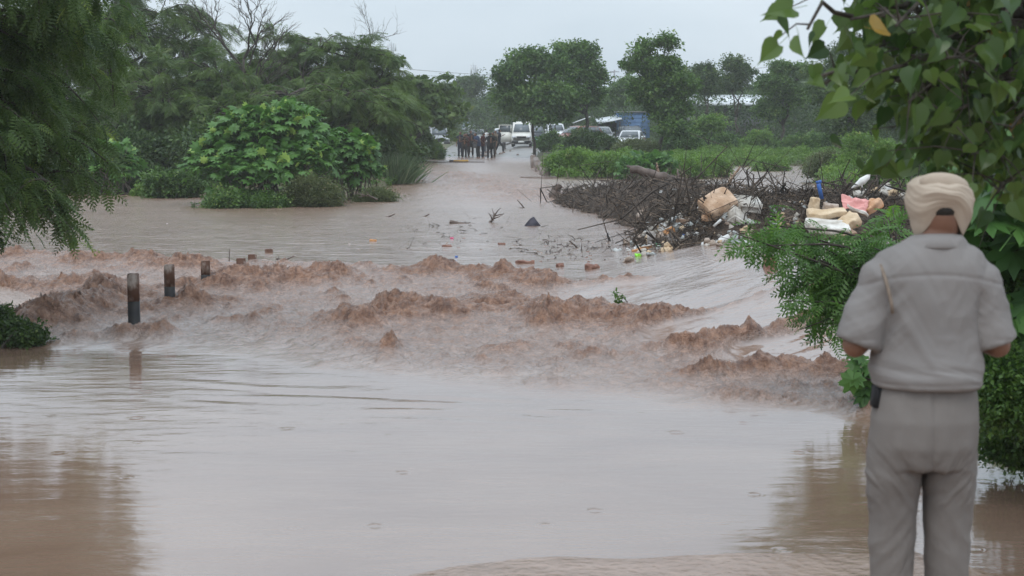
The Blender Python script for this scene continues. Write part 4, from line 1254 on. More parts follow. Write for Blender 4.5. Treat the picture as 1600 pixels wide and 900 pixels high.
branch('twiggy snag sitting on the drowned post tops', [(432, 404), (440, 408), (460, 400)], 25.5, .02, dw, forks=3)
branch('thin whip standing by the drowned post tops', [(358, 408), (359, 388)], 25.5, .010, dw, forks=1)
branch('fallen dead branch at the foot of the smaller castor bush', [(590, 312), (575, 305), (560, 308)], 44.5, .03, dw, forks=4, flen=.7)
# leafy broken branch swept over the standing wave
lb = branch('green leafy branch swept over the breaking wave', [(1085, 484), (1060, 470), (1040, 476), (1010, 482), (985, 476), (970, 462)], 19.3, .012, dw, forks=5, flen=.35, name='leafy_branch')
P = []; rg = np.random.RandomState(2); b = np.array(lb.location)
for (px, py, n) in [(966, 470, 30), (972, 478, 22), (1045, 474, 18), (1030, 479, 14), (1078, 478, 16), (1085, 488, 10), (960, 455, 8), (1005, 485, 6)]:
    for _ in range(n): P.append(W(px + rg.normal(0, 5), py + rg.normal(0, 4), 19.3 + rg.normal(0, .05)))
P = np.array(P); foliage('leaves', P - b, rg.normal(0, 1, P.shape), rg.normal(0, .6, P.shape) + (0, 0, .7), .085 * rg.uniform(.6, 1.2, len(P)), LEAF, rg.uniform(.1, .7, len(P)), M['broad'], lb)
branch('dark forked root swept down the second falling sheet of water', [(1098, 545), (1120, 528), (1135, 514)], 17.2, .025, dw, forks=4, flen=.5)
branch('thin curved twig lying on the falling sheet of water', [(1010, 532), (1040, 530), (1062, 536)], 16.9, .008, dw)

# ---- rubbish: foam, plastic, cloth
foamO = pmat('orange_foam', (.42, .20, .09), (.62, .40, .26), 5, .9, .015, 25)
foamB = pmat('beige_foam', (.50, .36, .22), (.66, .52, .36), 5, .9, .015, 25)
foamP = pmat('cream_foam', (.36, .22, .13), (.58, .42, .30), 3.5, .9, .02, 18)
foamW = pmat('white_foam', (.36, .32, .27), (.68, .65, .60), 4, .85, .006, 40)
foamD = pmat('dirty_foam', (.30, .23, .18), (.5, .42, .36), 6, .9, .01, 30)
plW = pmat('white_plastic', (.50, .49, .47), (.70, .70, .68), 4, .45)
plB = pmat('blue_plastic', (.03, .10, .38), (.05, .16, .45), 4, .4)
plBl = pmat('deep_blue_cloth', (.04, .06, .40), (.08, .11, .50), 8, .8)
clR = pmat('dark_red_cloth', (.22, .03, .05), (.32, .06, .08), 8, .9)
clP = pmat('pink_cloth', (.62, .27, .25), (.72, .36, .33), 6, .9, .01, 20)
plG = pmat('green_plastic', (.03, .16, .05), (.06, .22, .08), 8, .5)
plL = pmat('lime_plastic', (.25, .75, .05), (.35, .85, .08), 6, .45)
plP = pmat('clear_plastic', (.28, .30, .29), (.45, .46, .45), 8, .3)
brnW = pmat('brown_board', (.19, .12, .08), (.30, .20, .14), 6, .9, .01)
sack = pmat('grey_sack', (.30, .27, .25), (.45, .41, .38), 8, .9, .02, 12)
orgB = pmat('orange_card', (.38, .17, .06), (.52, .27, .12), 6, .8)
def lump(name, label, px, py, size, rot, mat, seed=0, cat=None, rough=.12, group=None, off=0.0, lift=.3, sub=3, p=None):
    """irregular chunk: a bevelled box with a worn surface"""
    mb = MB(); mb.box((0, 0, 0), size)
    me = mb.mesh(name)
    o = bpy.data.objects.new(name, me); col.objects.link(o)
    m = o.modifiers.new('b', 'BEVEL'); m.width = min(size) * .18; m.segments = 2
    m = o.modifiers.new('s', 'SUBSURF'); m.subdivision_type = 'SIMPLE'; m.levels = sub
    dg = bpy.context.evaluated_depsgraph_get(); me2 = bpy.data.meshes.new_from_object(o.evaluated_get(dg)); me2.name = name
    bpy.data.objects.remove(o)
    V = get_co(me2); s_ = max(size)
    k = 2.3 / s_
    V = V + np.stack([perlin(V[:, 1] * k + 5 + seed, V[:, 2] * k + seed, seed), perlin(V[:, 0] * k + seed, V[:, 2] * k, seed + 1), perlin(V[:, 0] * k, V[:, 1] * k + seed, seed + 2)], -1) * s_ * rough
    set_co(me2, V); me2.polygons.foreach_set('use_smooth', np.ones(len(me2.polygons), dtype=bool))
    h = hit(px, py) if p is None else p
    o = link(name, me2, mat, None, h + np.array([0, 0, off]))
    o.rotation_euler = rot
    return tag(o, label, cat or name.replace('_', ' '), group)
def at_px(px, py, d):
    h = hit(px, py, .03)
    return h if h[1] < d else W(px, py, d)
lump('foam_boulder', 'big orange and cream foam block resting on top of the heap', 1122, 325, (.62, .5, .40), (.55, -.42, .35), foamP, 1, 'foam block', .06, p=at_px(1122, 323, 30))
lump('foam_boulder', 'torn orange lower flank piece under the big foam block', 1108, 338, (.2, .25, .22), (.3, .6, .1), foamO, 2, 'foam block', .15, p=at_px(1106, 339, 29.6))
# ribbed white crate
def crate(label, p, rz, w, h, mat, parent_name='foam_crate'):
    root = empty(parent_name, p, 0, label, 'crate'); root.rotation_euler = rz
    mb = MB(); t = .03
    mb.box((0, 0, 0), (w, w * .7, t)); 
    for sx_ in (-1, 1): mb.box((sx_ * (w / 2 - t / 2), 0, h / 2 + t / 2), (t, w * .7, h))
    for sy_ in (-1, 1): mb.box((0, sy_ * (w * .35 - t / 2), h / 2 + t / 2), (w - 2 * t, t, h))
    mb.build('shell', mat, root)
    rb = MB()
    for k in range(3): rb.box((0, -w * .22 + k * w * .22, -t / 2 - .012), (w * .78, .03, .022))
    rb.build('ribs', mat, root); return root
crate('upright ribbed white foam crate on the heap beside the foam boulder', at_px(1170, 330, 29.0), (-1.2, .1, .2), .46, .34, foamW)
crate('tipped pale foam crate lying below the upright ribbed one', at_px(1152, 350, 28.6), (-.7, .5, .5), .38, .25, foamW)
def cyl(name, label, pxa, pxb, r, mat, cat, d, d2=None, cap=None, r1=None):
    a = W(*pxa, d); b = W(*pxb, d2 or d); mb = MB(); mb.tube([a - a, (b - a) * .5, b - a], [r, r, r1 or r], 14)
    return tag(mb.build(name, mat, None, a, smooth=False), label, cat)
cyl('white_tube', 'thick clean white tube lying at the lip of the falling water', (1112, 384), (1140, 370), .06, plW, 'tube', 26.5)
cyl('white_tube', 'thin short white tube inside the heap above the thick one', (1115, 354), (1127, 343), .025, plW, 'tube', 27.5)
# foam slabs, right part
SL = [('rough white foam slab lying lowest in the right part of the heap', 1293, 354, (.72, .5, .13), (.28, .04, -.05), foamW, .06),
      ('curled beige foam slab lying above the white slab', 1292, 334, (.68, .32, .12), (.2, -.05, .0), foamB, .10),
      ('upright beige foam offcut at the left end of the curled slab', 1272, 320, (.17, .15, .26), (.1, .1, .4), foamB, .1),
      ('small dirty foam brick on the curled beige slab', 1298, 324, (.26, .18, .14), (.1, .1, .2), foamD, .1),
      ('folded beige foam sheet leaning next to the white slab', 1327, 346, (.34, .3, .2), (.3, -.5, .3), foamB, .16),
      ('brown board tucked under the folded beige sheet', 1318, 366, (.4, .25, .04), (.2, -.25, .1), brnW, .05),
      ('torn white sheet draped at the back of the folded beige foam', 1340, 330, (.34, .2, .05), (.2, .4, .2), foamW, .2),
      ('orange-brown torn foam piece under the pink cloth end', 1362, 322, (.34, .25, .16), (.2, -.5, .3), foamO, .2)]
for i, (lab, px, py, sz, rt, mt, rg_) in enumerate(SL):
    lump('foam_slab', lab, px, py, sz, rt, mt, 10 + i, 'foam', rg_, p=at_px(px, py, 27.5 - (py - 320) * .02))
# pink cloth
def cloth(label, px, py, d, w, h, mat, seed, rot=(.5, 0, 0), name='cloth', cat='cloth'):
    n = 18; u_, v_ = np.meshgrid(np.linspace(-.5, .5, n), np.linspace(-.5, .5, n))
    z = .18 * w * fbm(u_ * 3 + seed, v_ * 3, 3, seed)
    V = np.stack([u_.ravel() * w * (1 + .2 * v_.ravel()), v_.ravel() * h, z.ravel()], -1)
    i_ = (np.arange(n - 1)[:, None] * n + np.arange(n - 1)[None]).ravel()
    me = mk_mesh(name, V, [np.stack([i_, i_ + 1, i_ + n + 1, i_ + n], -1)], True)
    o = link(name, me, mat, None, W(px, py, d)); o.rotation_euler = rot
    m = o.modifiers.new('t', 'SOLIDIFY'); m.thickness = .012
    return tag(o, label, cat)
cloth('pink cloth spread over the foam in the right part of the heap', 1336, 318, 27.4, .46, .32, clP, 3, (.75, .1, -.1))
cloth('deep blue cloth strip hanging off the heap left of the foam boulder', 1070, 327, 30.2, .24, .09, plBl, 5, (.9, -.75, .2))
cloth('dark red cloth crumpled behind the deep blue strip', 1086, 316, 30.6, .3, .13, clR, 6, (.7, -.2, .2))
cloth('grey sack hanging into the water at the front of the heap', 1052, 385, 27.3, .24, .34, sack, 7, (1.35, .1, .1), 'sack', 'sack')
cloth('pale crumpled sack slumped beside the hanging grey one', 1018, 376, 27.6, .2, .36, sack, 8, (1.3, .2, .6), 'sack', 'sack')
cloth('orange card sheet wedged above the hanging grey sack', 1048, 364, 27.6, .2, .2, orgB, 9, (1.2, -.5, .3), 'card_sheet', 'card')
mb = MB(); mb.box((0, 0, 0), (.07, .03, .34)); mb.box((.012, 0, .15), (.1, .032, .05)); o = mb.build('blue_slat_board', plB, None, at_px(1281, 297, 28)); o.rotation_euler = (.1, -.25, 0); tag(o, 'bright blue plastic slat standing up from the heap by the side channel', 'slat')
lump('plastic_bag', 'lime green plastic bag floating at the front of the heap', 998, 400, (.10, .1, .07), (0, 0, .3), plL, 30, 'bag', .25)
lump('plastic_bag', 'small lime green scrap beside the larger lime green bag', 1008, 397, (.06, .06, .05), (0, 0, .8), plL, 31, 'bag', .25)
lump('plastic_bag', 'dark green plastic bag pressed into the front of the heap', 1033, 385, (.17, .12, .09), (0, 0, .3), plG, 32, 'bag', .2, p=at_px(1033, 385, 27.2))
lump('wood_plank', 'orange-brown plank end lying at the water before the sacks', 1003, 389, (.36, .12, .05), (0, -.25, .1), orgB, 33, 'plank', .04, p=at_px(1003, 389, 27.6))
lump('brown_board', 'square brown board stuck in the heap over the orange card', 1066, 350, (.26, .05, .15), (.1, .1, .2), brnW, 34, 'board', .05, p=at_px(1066, 349, 28.6))
# bottles
def bottle(label, px, py, d, rot, mat, L=.26):
    b = W(px, py, d); root = empty('plastic_bottle', b, 0, label, 'bottle'); root.rotation_euler = rot
    mb = MB(); mb.loft([(0, 0, 0, .036, .036), (0, 0, .01, .042, .042), (0, 0, L * .6, .042, .042), (0, 0, L * .8, .026, .026), (0, 0, L * .93, .015, .015)], 12); mb.build('body', mat, root, smooth=True)
    mb = MB(); mb.loft([(0, 0, L * .93, .018, .018), (0, 0, L, .018, .018)], 10); mb.build('cap', plB, root); return root
bottle('clear bottle with a blue cap at the left flank of the heap', 1014, 348, 30, (0, 1.1, 0), plP)
bottle('upright clear bottle beside the dark green bag', 1063, 388, 27.0, (.1, .2, 0), plP)
bottle('clear bottle lying behind the pale crumpled sack', 1025, 356, 28.6, (.2, -1.1, 0), plP)
# many small pale scraps told apart by nothing
rg = np.random.RandomState(77)
scr = []
for i, (mt) in enumerate([foamW, plW, foamD, foamB, plP]):
    mb = MB(); mb.box((0, 0, 0), (.12, .09, .06), rotm(.2, .3, 0), taper=.7); mb.box((.04, .02, .03), (.07, .06, .05), rotm(.7, .1, .4), taper=.6); scr.append(mk_mesh('foam_scrap', np.concatenate(mb.V), [np.concatenate(v) for v in mb.P.values()])); scr[-1].materials.append(mt)
def onw(px, py):
    p = G(px, py); p[2] = float(water_z(np.array([p[0]]), np.array([p[1]]))[0]); return p
def scatter_scraps(k, region, label, group, smin, smax, meshes=scr, name='foam_scrap', cat='scrap', fn=hit, seed=1):
    rg = np.random.RandomState(seed)
    for i in range(k):
        px, py = region(rg); p = fn(px, py)
        o = bpy.data.objects.new(name, meshes[rg.randint(len(meshes))]); col.objects.link(o)
        o.location = tuple(p + np.array([0, 0, -.008 if fn is onw else .015])); o.rotation_euler = tuple(rg.uniform(-1, 1, 3) * ((.12, .12, 3) if fn is onw else (.7, .7, 3))); s_ = rg.uniform(smin, smax) * (.34 if name == 'drifting_scrap' else 1.0); o.scale = (s_, s_ * rg.uniform(.6, 1.2), s_)
        tag(o, label, cat, group)
def reg_left(rg):
    t = rg.rand(); return 1000 + rg.normal(0, 22) + t * 70, 398 - t * 60 + rg.normal(0, 12)
scatter_scraps(95, reg_left, 'pale foam or plastic scrap caught in the left half of the heap', 'pale scraps in the left half of the heap', .4, 1.7, seed=1)
scatter_scraps(46, lambda r: (r.uniform(1275, 1420), 290 + abs(r.normal(0, 12))), 'white foam chunk along the crest of the heap behind the pink cloth', 'white chunks along the crest of the heap', .8, 2.2, scr[:2] + scr[:1] + scr[3:4], seed=2)
scatter_scraps(44, lambda r: (r.uniform(1195, 1290), r.uniform(318, 365)), 'pale scrap between the ribbed crate and the foam slabs', 'pale scraps between the crates and the slabs', .6, 1.6, seed=3)
scatter_scraps(44, lambda r: (r.uniform(1085, 1180), r.uniform(340, 385)), 'pale scrap around the foot of the foam crates', 'pale scraps under the foam crates', .5, 1.6, seed=4)
scatter_scraps(22, lambda r: (r.uniform(1030, 1110), r.uniform(296, 330)), 'pale scrap on the twiggy top of the heap behind the foam boulder', 'pale scraps on the twiggy top', .5, 1.3, seed=5)
# floating bits
brM = [brick, dw, brnW, foamD]
flo = []
for i, mt in enumerate(brM):
    mb = MB(); mb.box((0, 0, 0), (.2, .11, .06), rotm(.1, .1, .2), taper=.8); mb.box((.06, .03, .02), (.1, .06, .05), rotm(.5, .2, 1), taper=.6)
    flo.append(mk_mesh('drifting_scrap', np.concatenate(mb.V), [np.concatenate(v) for v in mb.P.values()])); flo[-1].materials.append(mt)
flo = flo[:2] + flo
scatter_scraps(32, lambda r: (r.normal(720, 70), r.normal(378, 10)), 'small brown scrap drifting on the calm water of mid stream', 'brown scraps drifting in mid stream', .4, 1.2, flo, 'drifting_scrap', fn=onw, seed=6)
scatter_scraps(48, lambda r: (r.uniform(835, 1000), r.normal(398, 13)), 'small brown scrap drifting in front of the rubbish heap', 'brown scraps drifting before the heap', .4, 1.2, flo, 'drifting_scrap', fn=onw, seed=7)
scatter_scraps(24, lambda r: (r.uniform(150, 620), r.uniform(322, 392)), 'small pale or brown scrap drifting past the castor bushes', 'scraps drifting past the castor bushes', .4, 1.0, flo + scr[:2], 'drifting_scrap', fn=onw, seed=8)
tag(twig_mass('drifting_twigs', 420, 12, .004, .012, .1, .45, tw_dark, lambda r: tuple(G(r.normal(930, 50), r.normal(388, 12))[:2]), lambda x, y: .02, .1), kind='stuff')
tag(twig_mass('drifting_twigs', 120, 13, .004, .010, .1, .4, tw_dark, lambda r: tuple(G(r.normal(730, 50), r.normal(362, 12))[:2]), lambda x, y: .01, .1), kind='stuff')
lump('stone', 'largest wet stone in the shallows just before the falling sheet', 925, 420, (.22, .16, .15), (0, 0, .4), brick, 41, 'stone', .2)
lump('brick_rubble', 'long broken brick slab adrift above the torrent', 820, 411, (.28, .15, .09), (0, .05, .1), brick, 42, 'rubble', .12)
lump('stone', 'small round wet stone between brick slab and largest stone', 875, 416, (.12, .1, .1), (0, 0, .4), brick, 43, 'stone', .2)
lump('brick_rubble', 'flat brick piece adrift in the middle of the calm water', 698, 385, (.18, .1, .05), (0, 0, .1), brick, 44, 'rubble', .1)
lump('brick_rubble', 'flat brick piece adrift nearer to the heap than its twin', 784, 382, (.14, .1, .06), (0, 0, .1), brick, 45, 'rubble', .1)
lump('plastic_scrap', 'tiny pink plastic piece drifting left of the twigs', 706, 373, (.07, .05, .06), (0, 0, 0), pmat('pink_plastic', (.6, .08, .2), (.7, .12, .25), 5, .4), 46, 'scrap', .1)
lump('plastic_scrap', 'tiny blue plastic piece drifting alone below the twigs', 713, 402, (.05, .04, .05), (0, 0, 0), plB, 47, 'scrap', .1)
lump('plastic_scrap', 'small yellow-orange piece drifting left of mid stream', 583, 377, (.14, .1, .07), (0, 0, 0), orgB, 48, 'scrap', .1)
# dark slate-coloured board corner sticking out
p = onw(832, 353); V = np.array([[-.19, 0, -.1], [.19, .02, -.1], [.19, .02, .0], [.03, .02, .21], [-.05, .0, .17], [-.19, 0, .0]]); V2 = V + np.array([.0, .07, 0])
o = link('sunken_board', mk_mesh('sunken_board', np.concatenate([V, V2]), [np.array([[0, 1, 2, 3, 4, 5], [11, 10, 9, 8, 7, 6]]), np.array([[i, i + 6, (i + 1) % 6 + 6, (i + 1) % 6] for i in range(6)])]), pmat('slate', (.035, .035, .05), (.06, .055, .075), 6, .6), None, p); tag(o, 'dark slate-coloured board corner sticking out of the calm water', 'board')

# cattle egret on the heap
b = W(1347, 300, 28.4); root = empty('egret', b, 0, 'white egret standing on the crest of the heap, beak raised', 'bird')
eg = pmat('white_feathers', (.66, .66, .62), (.74, .74, .72), 9, .7)
mb = MB()
mb.tube([(-.20, 0, .07), (-.10, 0, .13), (0.0, 0, .20), (.09, 0, .27), (.12, 0, .32), (.115, 0, .37), (.135, 0, .41), (.16, 0, .425)], [.008, .045, .075, .055, .028, .022, .030, .014], 10)
mb.tube([(-.02, -.03, .16), (-.01, -.03, .08)], [.022, .012], 6)
me = voxel(mb.mesh('t'), 'body', .008, 3); link('body', me, eg, root)
mb = MB(); mb.tube([(.15, 0, .422), (.17, 0, .45), (.185, 0, .475)], [.011, .007, .002], 6); mb.build('beak', pmat('beak', (.6, .32, .06), (.65, .36, .08), 4, .5), root)
for s_ in (-1, 1):
    mb = MB(); mb.tube([(-.01, s_ * .025, .14), (.0, s_ * .025, .06), (-.01, s_ * .025, -.03), (.03, s_ * .03, -.035)], [.008, .006, .006, .004], 5); mb.build('leg', pmat('leg_skin', (.06, .06, .05)), root)

weeds('bank_weeds', (1440, 2400, 11.3, 17), 1300, 61, .5, SPRAY, M['weed'], .09)
# ================================================================ buildings
blueW = pmat('blue_wall_paint', (.10, .19, .36), (.15, .26, .45), 3, .8, .01, 10)
darkW = pmat('dark_opening', (.015, .016, .018), (.03, .03, .032), 3, .7)
greyW = pmat('grey_plaster', (.20, .20, .21), (.32, .32, .33), 2.5, .9)
tin = pmat('pale_tin_roof', (.55, .58, .60), (.72, .74, .76), 3, .5, .01, 20)
tarp = pmat('white_tarpaulin', (.55, .56, .56), (.72, .72, .72), 2, .6, .02, 5)
def px_x(px, d): return (px - 800) / F * d
d = 128.0; x0, x1 = px_x(964, d), px_x(1014, d)
root = empty('blue_building', ((x0 + x1) / 2, d, .2), 0, 'small building with bright blue painted walls and a dark window behind the white sedan', 'building')
w = x1 - x0
mb = MB(); mb.box((0, 2, 1.45), (w, 4, 2.9)); 
for k in range(9): mb.box((0, -.012, .2 + k * .32), (w, .024, .02))
mb.build('wall', blueW, root)
mb = MB(); mb.box((.1, 2, 2.95), (w + .3, 4.3, .1)); mb.build('roof', greyW, root)
wo_ = MB(); wo_.box((px_x(988, d) - (x0 + x1) / 2, -.03, 1.35), (.95, .05, .7)); wob = wo_.build('window', darkW, root)
mb = MB()
for k in (-1, 0, 1): mb.box((px_x(988, d) - (x0 + x1) / 2 + k * .3, -.07, 1.35), (.03, .03, .7))
mb.box((px_x(988, d) - (x0 + x1) / 2, -.08, 1.72), (1.15, .06, .06)); mb.build('frame', blueW, wob)
root = empty('lean_to', (px_x(950, d), d - 1, .2), 0, 'dark open lean-to with a slanting tin roof leaning on the blue building', 'shelter')
mb = MB(); mb.box((0, 1, 2.35), (2.0, 3, .06), rotm(.12, -.18, 0)); mb.build('roof', tin, root)
mb = MB(); mb.box((.1, 2.2, 1.0), (1.9, .1, 2.1)); mb.build('back_wall', darkW, root)
for sx_ in (-.85, .85):
    mb = MB(); mb.box((sx_, -.3, 1.0), (.08, .08, 2.3)); mb.build('post', M['bark'], root)
d = 140.0
root = empty('tarpaulin_shelter', (px_x(922, d), d, .2), 0, 'white tarpaulin shelter stretched on poles behind the red-brown car', 'shelter')
mb = MB(); mb.box((-.7, 0, 2.35), (1.9, 3, .05), rotm(0, -.35, 0)); mb.box((1.0, 0, 2.3), (2.0, 3, .05), rotm(0, .30, 0)); mb.build('tarpaulin', tarp, root)
for sx_ in (-1.5, 0, 1.8):
    mb = MB(); mb.tube([(sx_, -1.2, -.3), (sx_, -1.2, 2.1)], [.04, .04], 6); mb.build('pole', M['bark_pale'], root)
d = 132.0; x0, x1 = px_x(1074, d), px_x(1268, d); w = x1 - x0
root = empty('long_shed', ((x0 + x1) / 2, d, .2), 0, 'long low shed with a pale tin roof behind the trees of the far bank', 'building')
mb = MB(); mb.box((0, 3, 1.6), (w, 5, 3.2)); mb.build('wall', pmat('brown_plaster', (.07, .062, .058), (.14, .125, .115), 1.5, .9), root)
mb = MB(); mb.box((0, 2.6, 4.0), (w + .8, 6.4, .22), rotm(.13, 0, 0)); mb.build('roof', tin, root)
mb = MB(); mb.box((0, -.02, 3.1), (w, .3, .25)); mb.build('beam', darkW, root)
mb = MB(); mb.box((.5, .46, 2.3), (2.6, .06, 1.1)); mb.build('wall_panel', greyW, root)
for k in (-3.8, -1.6, 3.2):
    mb = MB(); mb.box((k, .46, 1.3), (1.0, .08, 1.9)); mb.build('opening', darkW, root)
mb = MB(); mb.box((-w / 2 + .1, -.1, 2.0), (.3, .3, 2.6)); mb.build('pillar', greyW, root)

# ---- lattice towers and wires
steel = pmat('galvanised_steel', (.30, .32, .34), (.38, .40, .42), 2, .6)
def tower(label, px, top, d, wid, kinds):
    x = px_x(px, d); H = CH + (HZ - top) / F * d
    root = empty('lattice_tower', (x, d, 0), .4, label, 'tower'); mb = MB()
    cs = [(wid / 2 * math.cos(a), wid / 2 * math.sin(a)) for a in (0.3, 2.4, 4.5)]
    for c in cs: mb.tube([(c[0], c[1], -1), (c[0], c[1], H)], [.12, .10], 5)
    n = int(H / 1.6)
    for k in range(n):
        for i in range(3):
            a, b = cs[i], cs[(i + 1) % 3]
            mb.tube([(a[0], a[1], k * 1.6), (b[0], b[1], (k + 1) * 1.6)], [.05, .05], 4)
    mb.build('lattice', steel, root)
    for k, (ax, az) in enumerate(kinds):
        mb = MB(); mb.box((ax, -.6, H - az), (.42, .3, 2.2)); mb.build('antenna', tin, root)
    mb = MB(); mb.tube([(0, 0, H - .3), (0, 0, H + 1.0)], [.05, .03], 5); mb.build('mast_tip', steel, root)
tower('taller distant telecom tower above the thorn trees, with several antennas', 613, 69, 430, 1.7, [(-1.1, 1.2), (1.1, 1.2), (0, 1.6), (-.9, 5), (.9, 5.2)])
tower('lower distant telecom tower rising behind the trees at the road bend', 740, 103, 430, 1.5, [(-.8, 1.3), (.8, 1.3)])
def wire(label, pts, d, sag):
    a, b = W(*pts[0], d), W(*pts[1], d); t = np.linspace(0, 1, 24)[:, None]
    p = a * (1 - t) + b * t; p[:, 2] -= sag * 4 * (t * (1 - t))[:, 0]
    root = empty('power_line', a, 0, label, 'power line'); mb = MB(); mb.tube(p - a, [.028] * 24, 4); mb.build('wire', M['bark'], root)
    for q in (a, b):
        mb = MB(); mb.tube([q - a - (0, 0, q[2] + .3), q - a + (0, 0, .4)], [.16, .11], 8); mb.box(q - a + np.array([0, 0, .1]), (1.6, .12, .12)); mb.build('pole', greyW, root)
wire('thin power line crossing the sky above the far trees, centre to right', [(600, 104), (1302, 92)], 240, 2.2)
wire('second power line strung a little lower behind the road trees', [(560, 112), (960, 113)], 255, .8)

# ================================================================ vehicles
glass = pmat('car_glass', (.035, .045, .05), (.09, .11, .12), 1.2, .08, spec=.8)
rubber = pmat('tyre_rubber', (.012, .012, .012), (.03, .028, .025), 6, .9)
rimM = pmat('wheel_rim', (.30, .30, .31), (.42, .42, .43), 4, .4, metal=.6)
lampM = pmat('headlamp_glass', (.55, .57, .6), (.7, .72, .74), 6, .12, spec=.8)
blkP = pmat('black_trim', (.012, .012, .013), (.025, .025, .026), 5, .6)
plate = pmat('number_plate', (.6, .6, .56), (.68, .68, .64), 5, .5)
def paint(name, c, dirt=.8): return pmat(name, tuple(v * dirt for v in c), c, 1.6, .28, spec=.6)
P_W = paint('white_car_paint', (.72, .73, .74), .86); P_C = paint('cream_van_paint', (.66, .64, .58), .85); P_S = paint('silver_car_paint', (.34, .35, .36)); P_R = paint('red_brown_paint', (.22, .07, .05)); P_D = paint('dark_car_paint', (.02, .025, .035)); P_B = paint('blue_cab_paint', (.30, .38, .48))
PROF = {
 'hatch': dict(hood=[(0, .40), (.03, .50), (.20, .60)], cab=[(.20, .60), (.40, .97), (.55, 1.0), (.86, .96), (.99, .62)], belt=.60),
 'sedan': dict(hood=[(0, .42), (.03, .50), (.26, .62)], cab=[(.26, .62), (.42, .98), (.55, 1.0), (.72, .96), (.86, .66)], belt=.62),
 'van': dict(hood=[(0, .34), (.02, .46), (.12, .55)], cab=[(.12, .55), (.27, .93), (.36, 1.0), (.97, .99), (1.0, .56)], belt=.55),
 'suv': dict(hood=[(0, .42), (.03, .54), (.24, .62)], cab=[(.24, .62), (.38, .96), (.50, 1.0), (.90, .97), (1.0, .64)], belt=.62),
}
def make_car(name, label, cat, x, y, z, rz, L, Wd, H, kind, mat, group='vehicles halted on the far side of the flood', door=False, rack=False):
    root = empty(name, (x, y, z), rz, label, cat, group); p = PROF[kind]; hw = Wd / 2; zb = .22; belt = p['belt'] * H
    def yy(f): return (f - .5) * L
    st = p['hood'] + [(.9 if kind == 'sedan' else .97, p['belt'] if kind != 'sedan' else .62), (1.0, .44 if kind != 'van' else .4)]
    st = [(0.0, st[0][1])] + st[1:]
    ring = []
    fr = [0, .015, .05, .14, .26, .4, .6, .8, .93, .985, 1.0]
    tops = np.interp(fr, [s_[0] for s_ in st], [s_[1] * H for s_ in st])
    V = []
    for f_, tz in zip(fr, tops):
        e = min(f_, 1 - f_); k = 1 - .16 * max(0, (.05 - e) / .05) ** 1.4 - .02
        for (sx_, zz_) in [(-.86, zb), (-.97, zb + .12), (-1.0, zb + (tz - zb) * .5), (-.985, tz - .10), (-.90, tz), (-.45, tz + .02), (0, tz + .03), (.45, tz + .02), (.90, tz), (.985, tz - .10), (1.0, zb + (tz - zb) * .5), (.97, zb + .12), (.86, zb)]:
            V.append((sx_ * hw * k, yy(f_), zz_))
    n = 13; m = len(fr)
    i = np.arange(m - 1)[:, None] * n; j = np.arange(n)[None]; k = (j + 1) % n
    qd = np.stack([i + j, i + k, i + n + k, i + n + j], -1).reshape(-1, 4)
    mb = MB(); mb.add(V, [qd, np.arange(n)[None], (np.arange(n) + (m - 1) * n)[::-1][None]])
    mb.build('body', mat, root, smooth=True)
    # cabin
    cab = p['cab']; V = []; tw = .80 if kind != 'van' else .86
    ysb = [yy(c[0]) for c in cab]
    tops = [c[1] * H for c in cab]
    bt = belt - .02
    for (yv, tz) in zip(ysb, tops):
        a = .93; t_ = a + (tw - a) * np.clip((tz - bt) / (H - bt), 0, 1)
        V += [(-a * hw, yv, bt), (-t_ * hw, yv, max(tz - .05, bt + .005)), (-t_ * .9 * hw, yv, max(tz, bt + .01)), (t_ * .9 * hw, yv, max(tz, bt + .01)), (t_ * hw, yv, max(tz - .05, bt + .005)), (a * hw, yv, bt)]
    n = 6; m = len(cab); i = np.arange(m - 1)[:, None] * n; j = np.arange(n)[None]; k = (j + 1) % n
    mb = MB(); mb.add(V, [np.stack([i + j, i + k, i + n + k, i + n + j], -1).reshape(-1, 4), np.arange(n)[None], (np.arange(n) + (m - 1) * n)[::-1][None]])
    mb.build('cabin', mat, root)
    def panel(nm, pts, th, nrm):
        pts = np.array(pts, float); nrm = np.array(nrm, float); nrm /= np.linalg.norm(nrm); a = pts + nrm * .004; b_ = pts + nrm * (.004 + th); q = len(pts)
        mb = MB(); mb.add(np.concatenate([a, b_]), [np.arange(q)[::-1][None], (np.arange(q) + q)[None], np.array([[i_, (i_ + 1) % q, (i_ + 1) % q + q, i_ + q] for i_ in range(q)])])
        return mb.build(nm, glass, root)
    def cw(zv): return hw * (.93 + (tw - .93) * np.clip((zv - bt) / (H - bt), 0, 1))
    y0, z0 = ysb[0], tops[0]; y1, z1 = ysb[1], tops[1]
    a0, a1 = .10, .90
    f0 = (y0 + (y1 - y0) * a0, z0 + (z1 - z0) * a0); f1 = (y0 + (y1 - y0) * a1, z0 + (z1 - z0) * a1)
    panel('windscreen', [(-.80 * hw, f0[0], f0[1]), (.80 * hw, f0[0], f0[1]), (.66 * hw, f1[0], f1[1]), (-.66 * hw, f1[0], f1[1])], .02, (0, -(z1 - z0), (y1 - y0)))
    y3, z3 = ysb[-2], tops[-2]; y4, z4 = ysb[-1], tops[-1]
    panel('rear_window', [(.78 * hw, y4 + (y3 - y4) * .15, z4 + (z3 - z4) * .15), (-.78 * hw, y4 + (y3 - y4) * .15, z4 + (z3 - z4) * .15), (-.64 * hw, y3 + (y4 - y3) * .12, z3 + (z4 - z3) * .12), (.64 * hw, y3 + (y4 - y3) * .12, z3 + (z4 - z3) * .12)], .02, (0, (z3 - z4), abs(y4 - y3) + .01))
    zl, zh = bt + .06, H * .93
    ya = y0 + .22; yb = y1 + .10; yc = ysb[-2] - .02; yd = ysb[-1] - .28
    cuts = [0, .42, .80, 1.0] if kind != 'sedan' else [0, .5, 1.0]
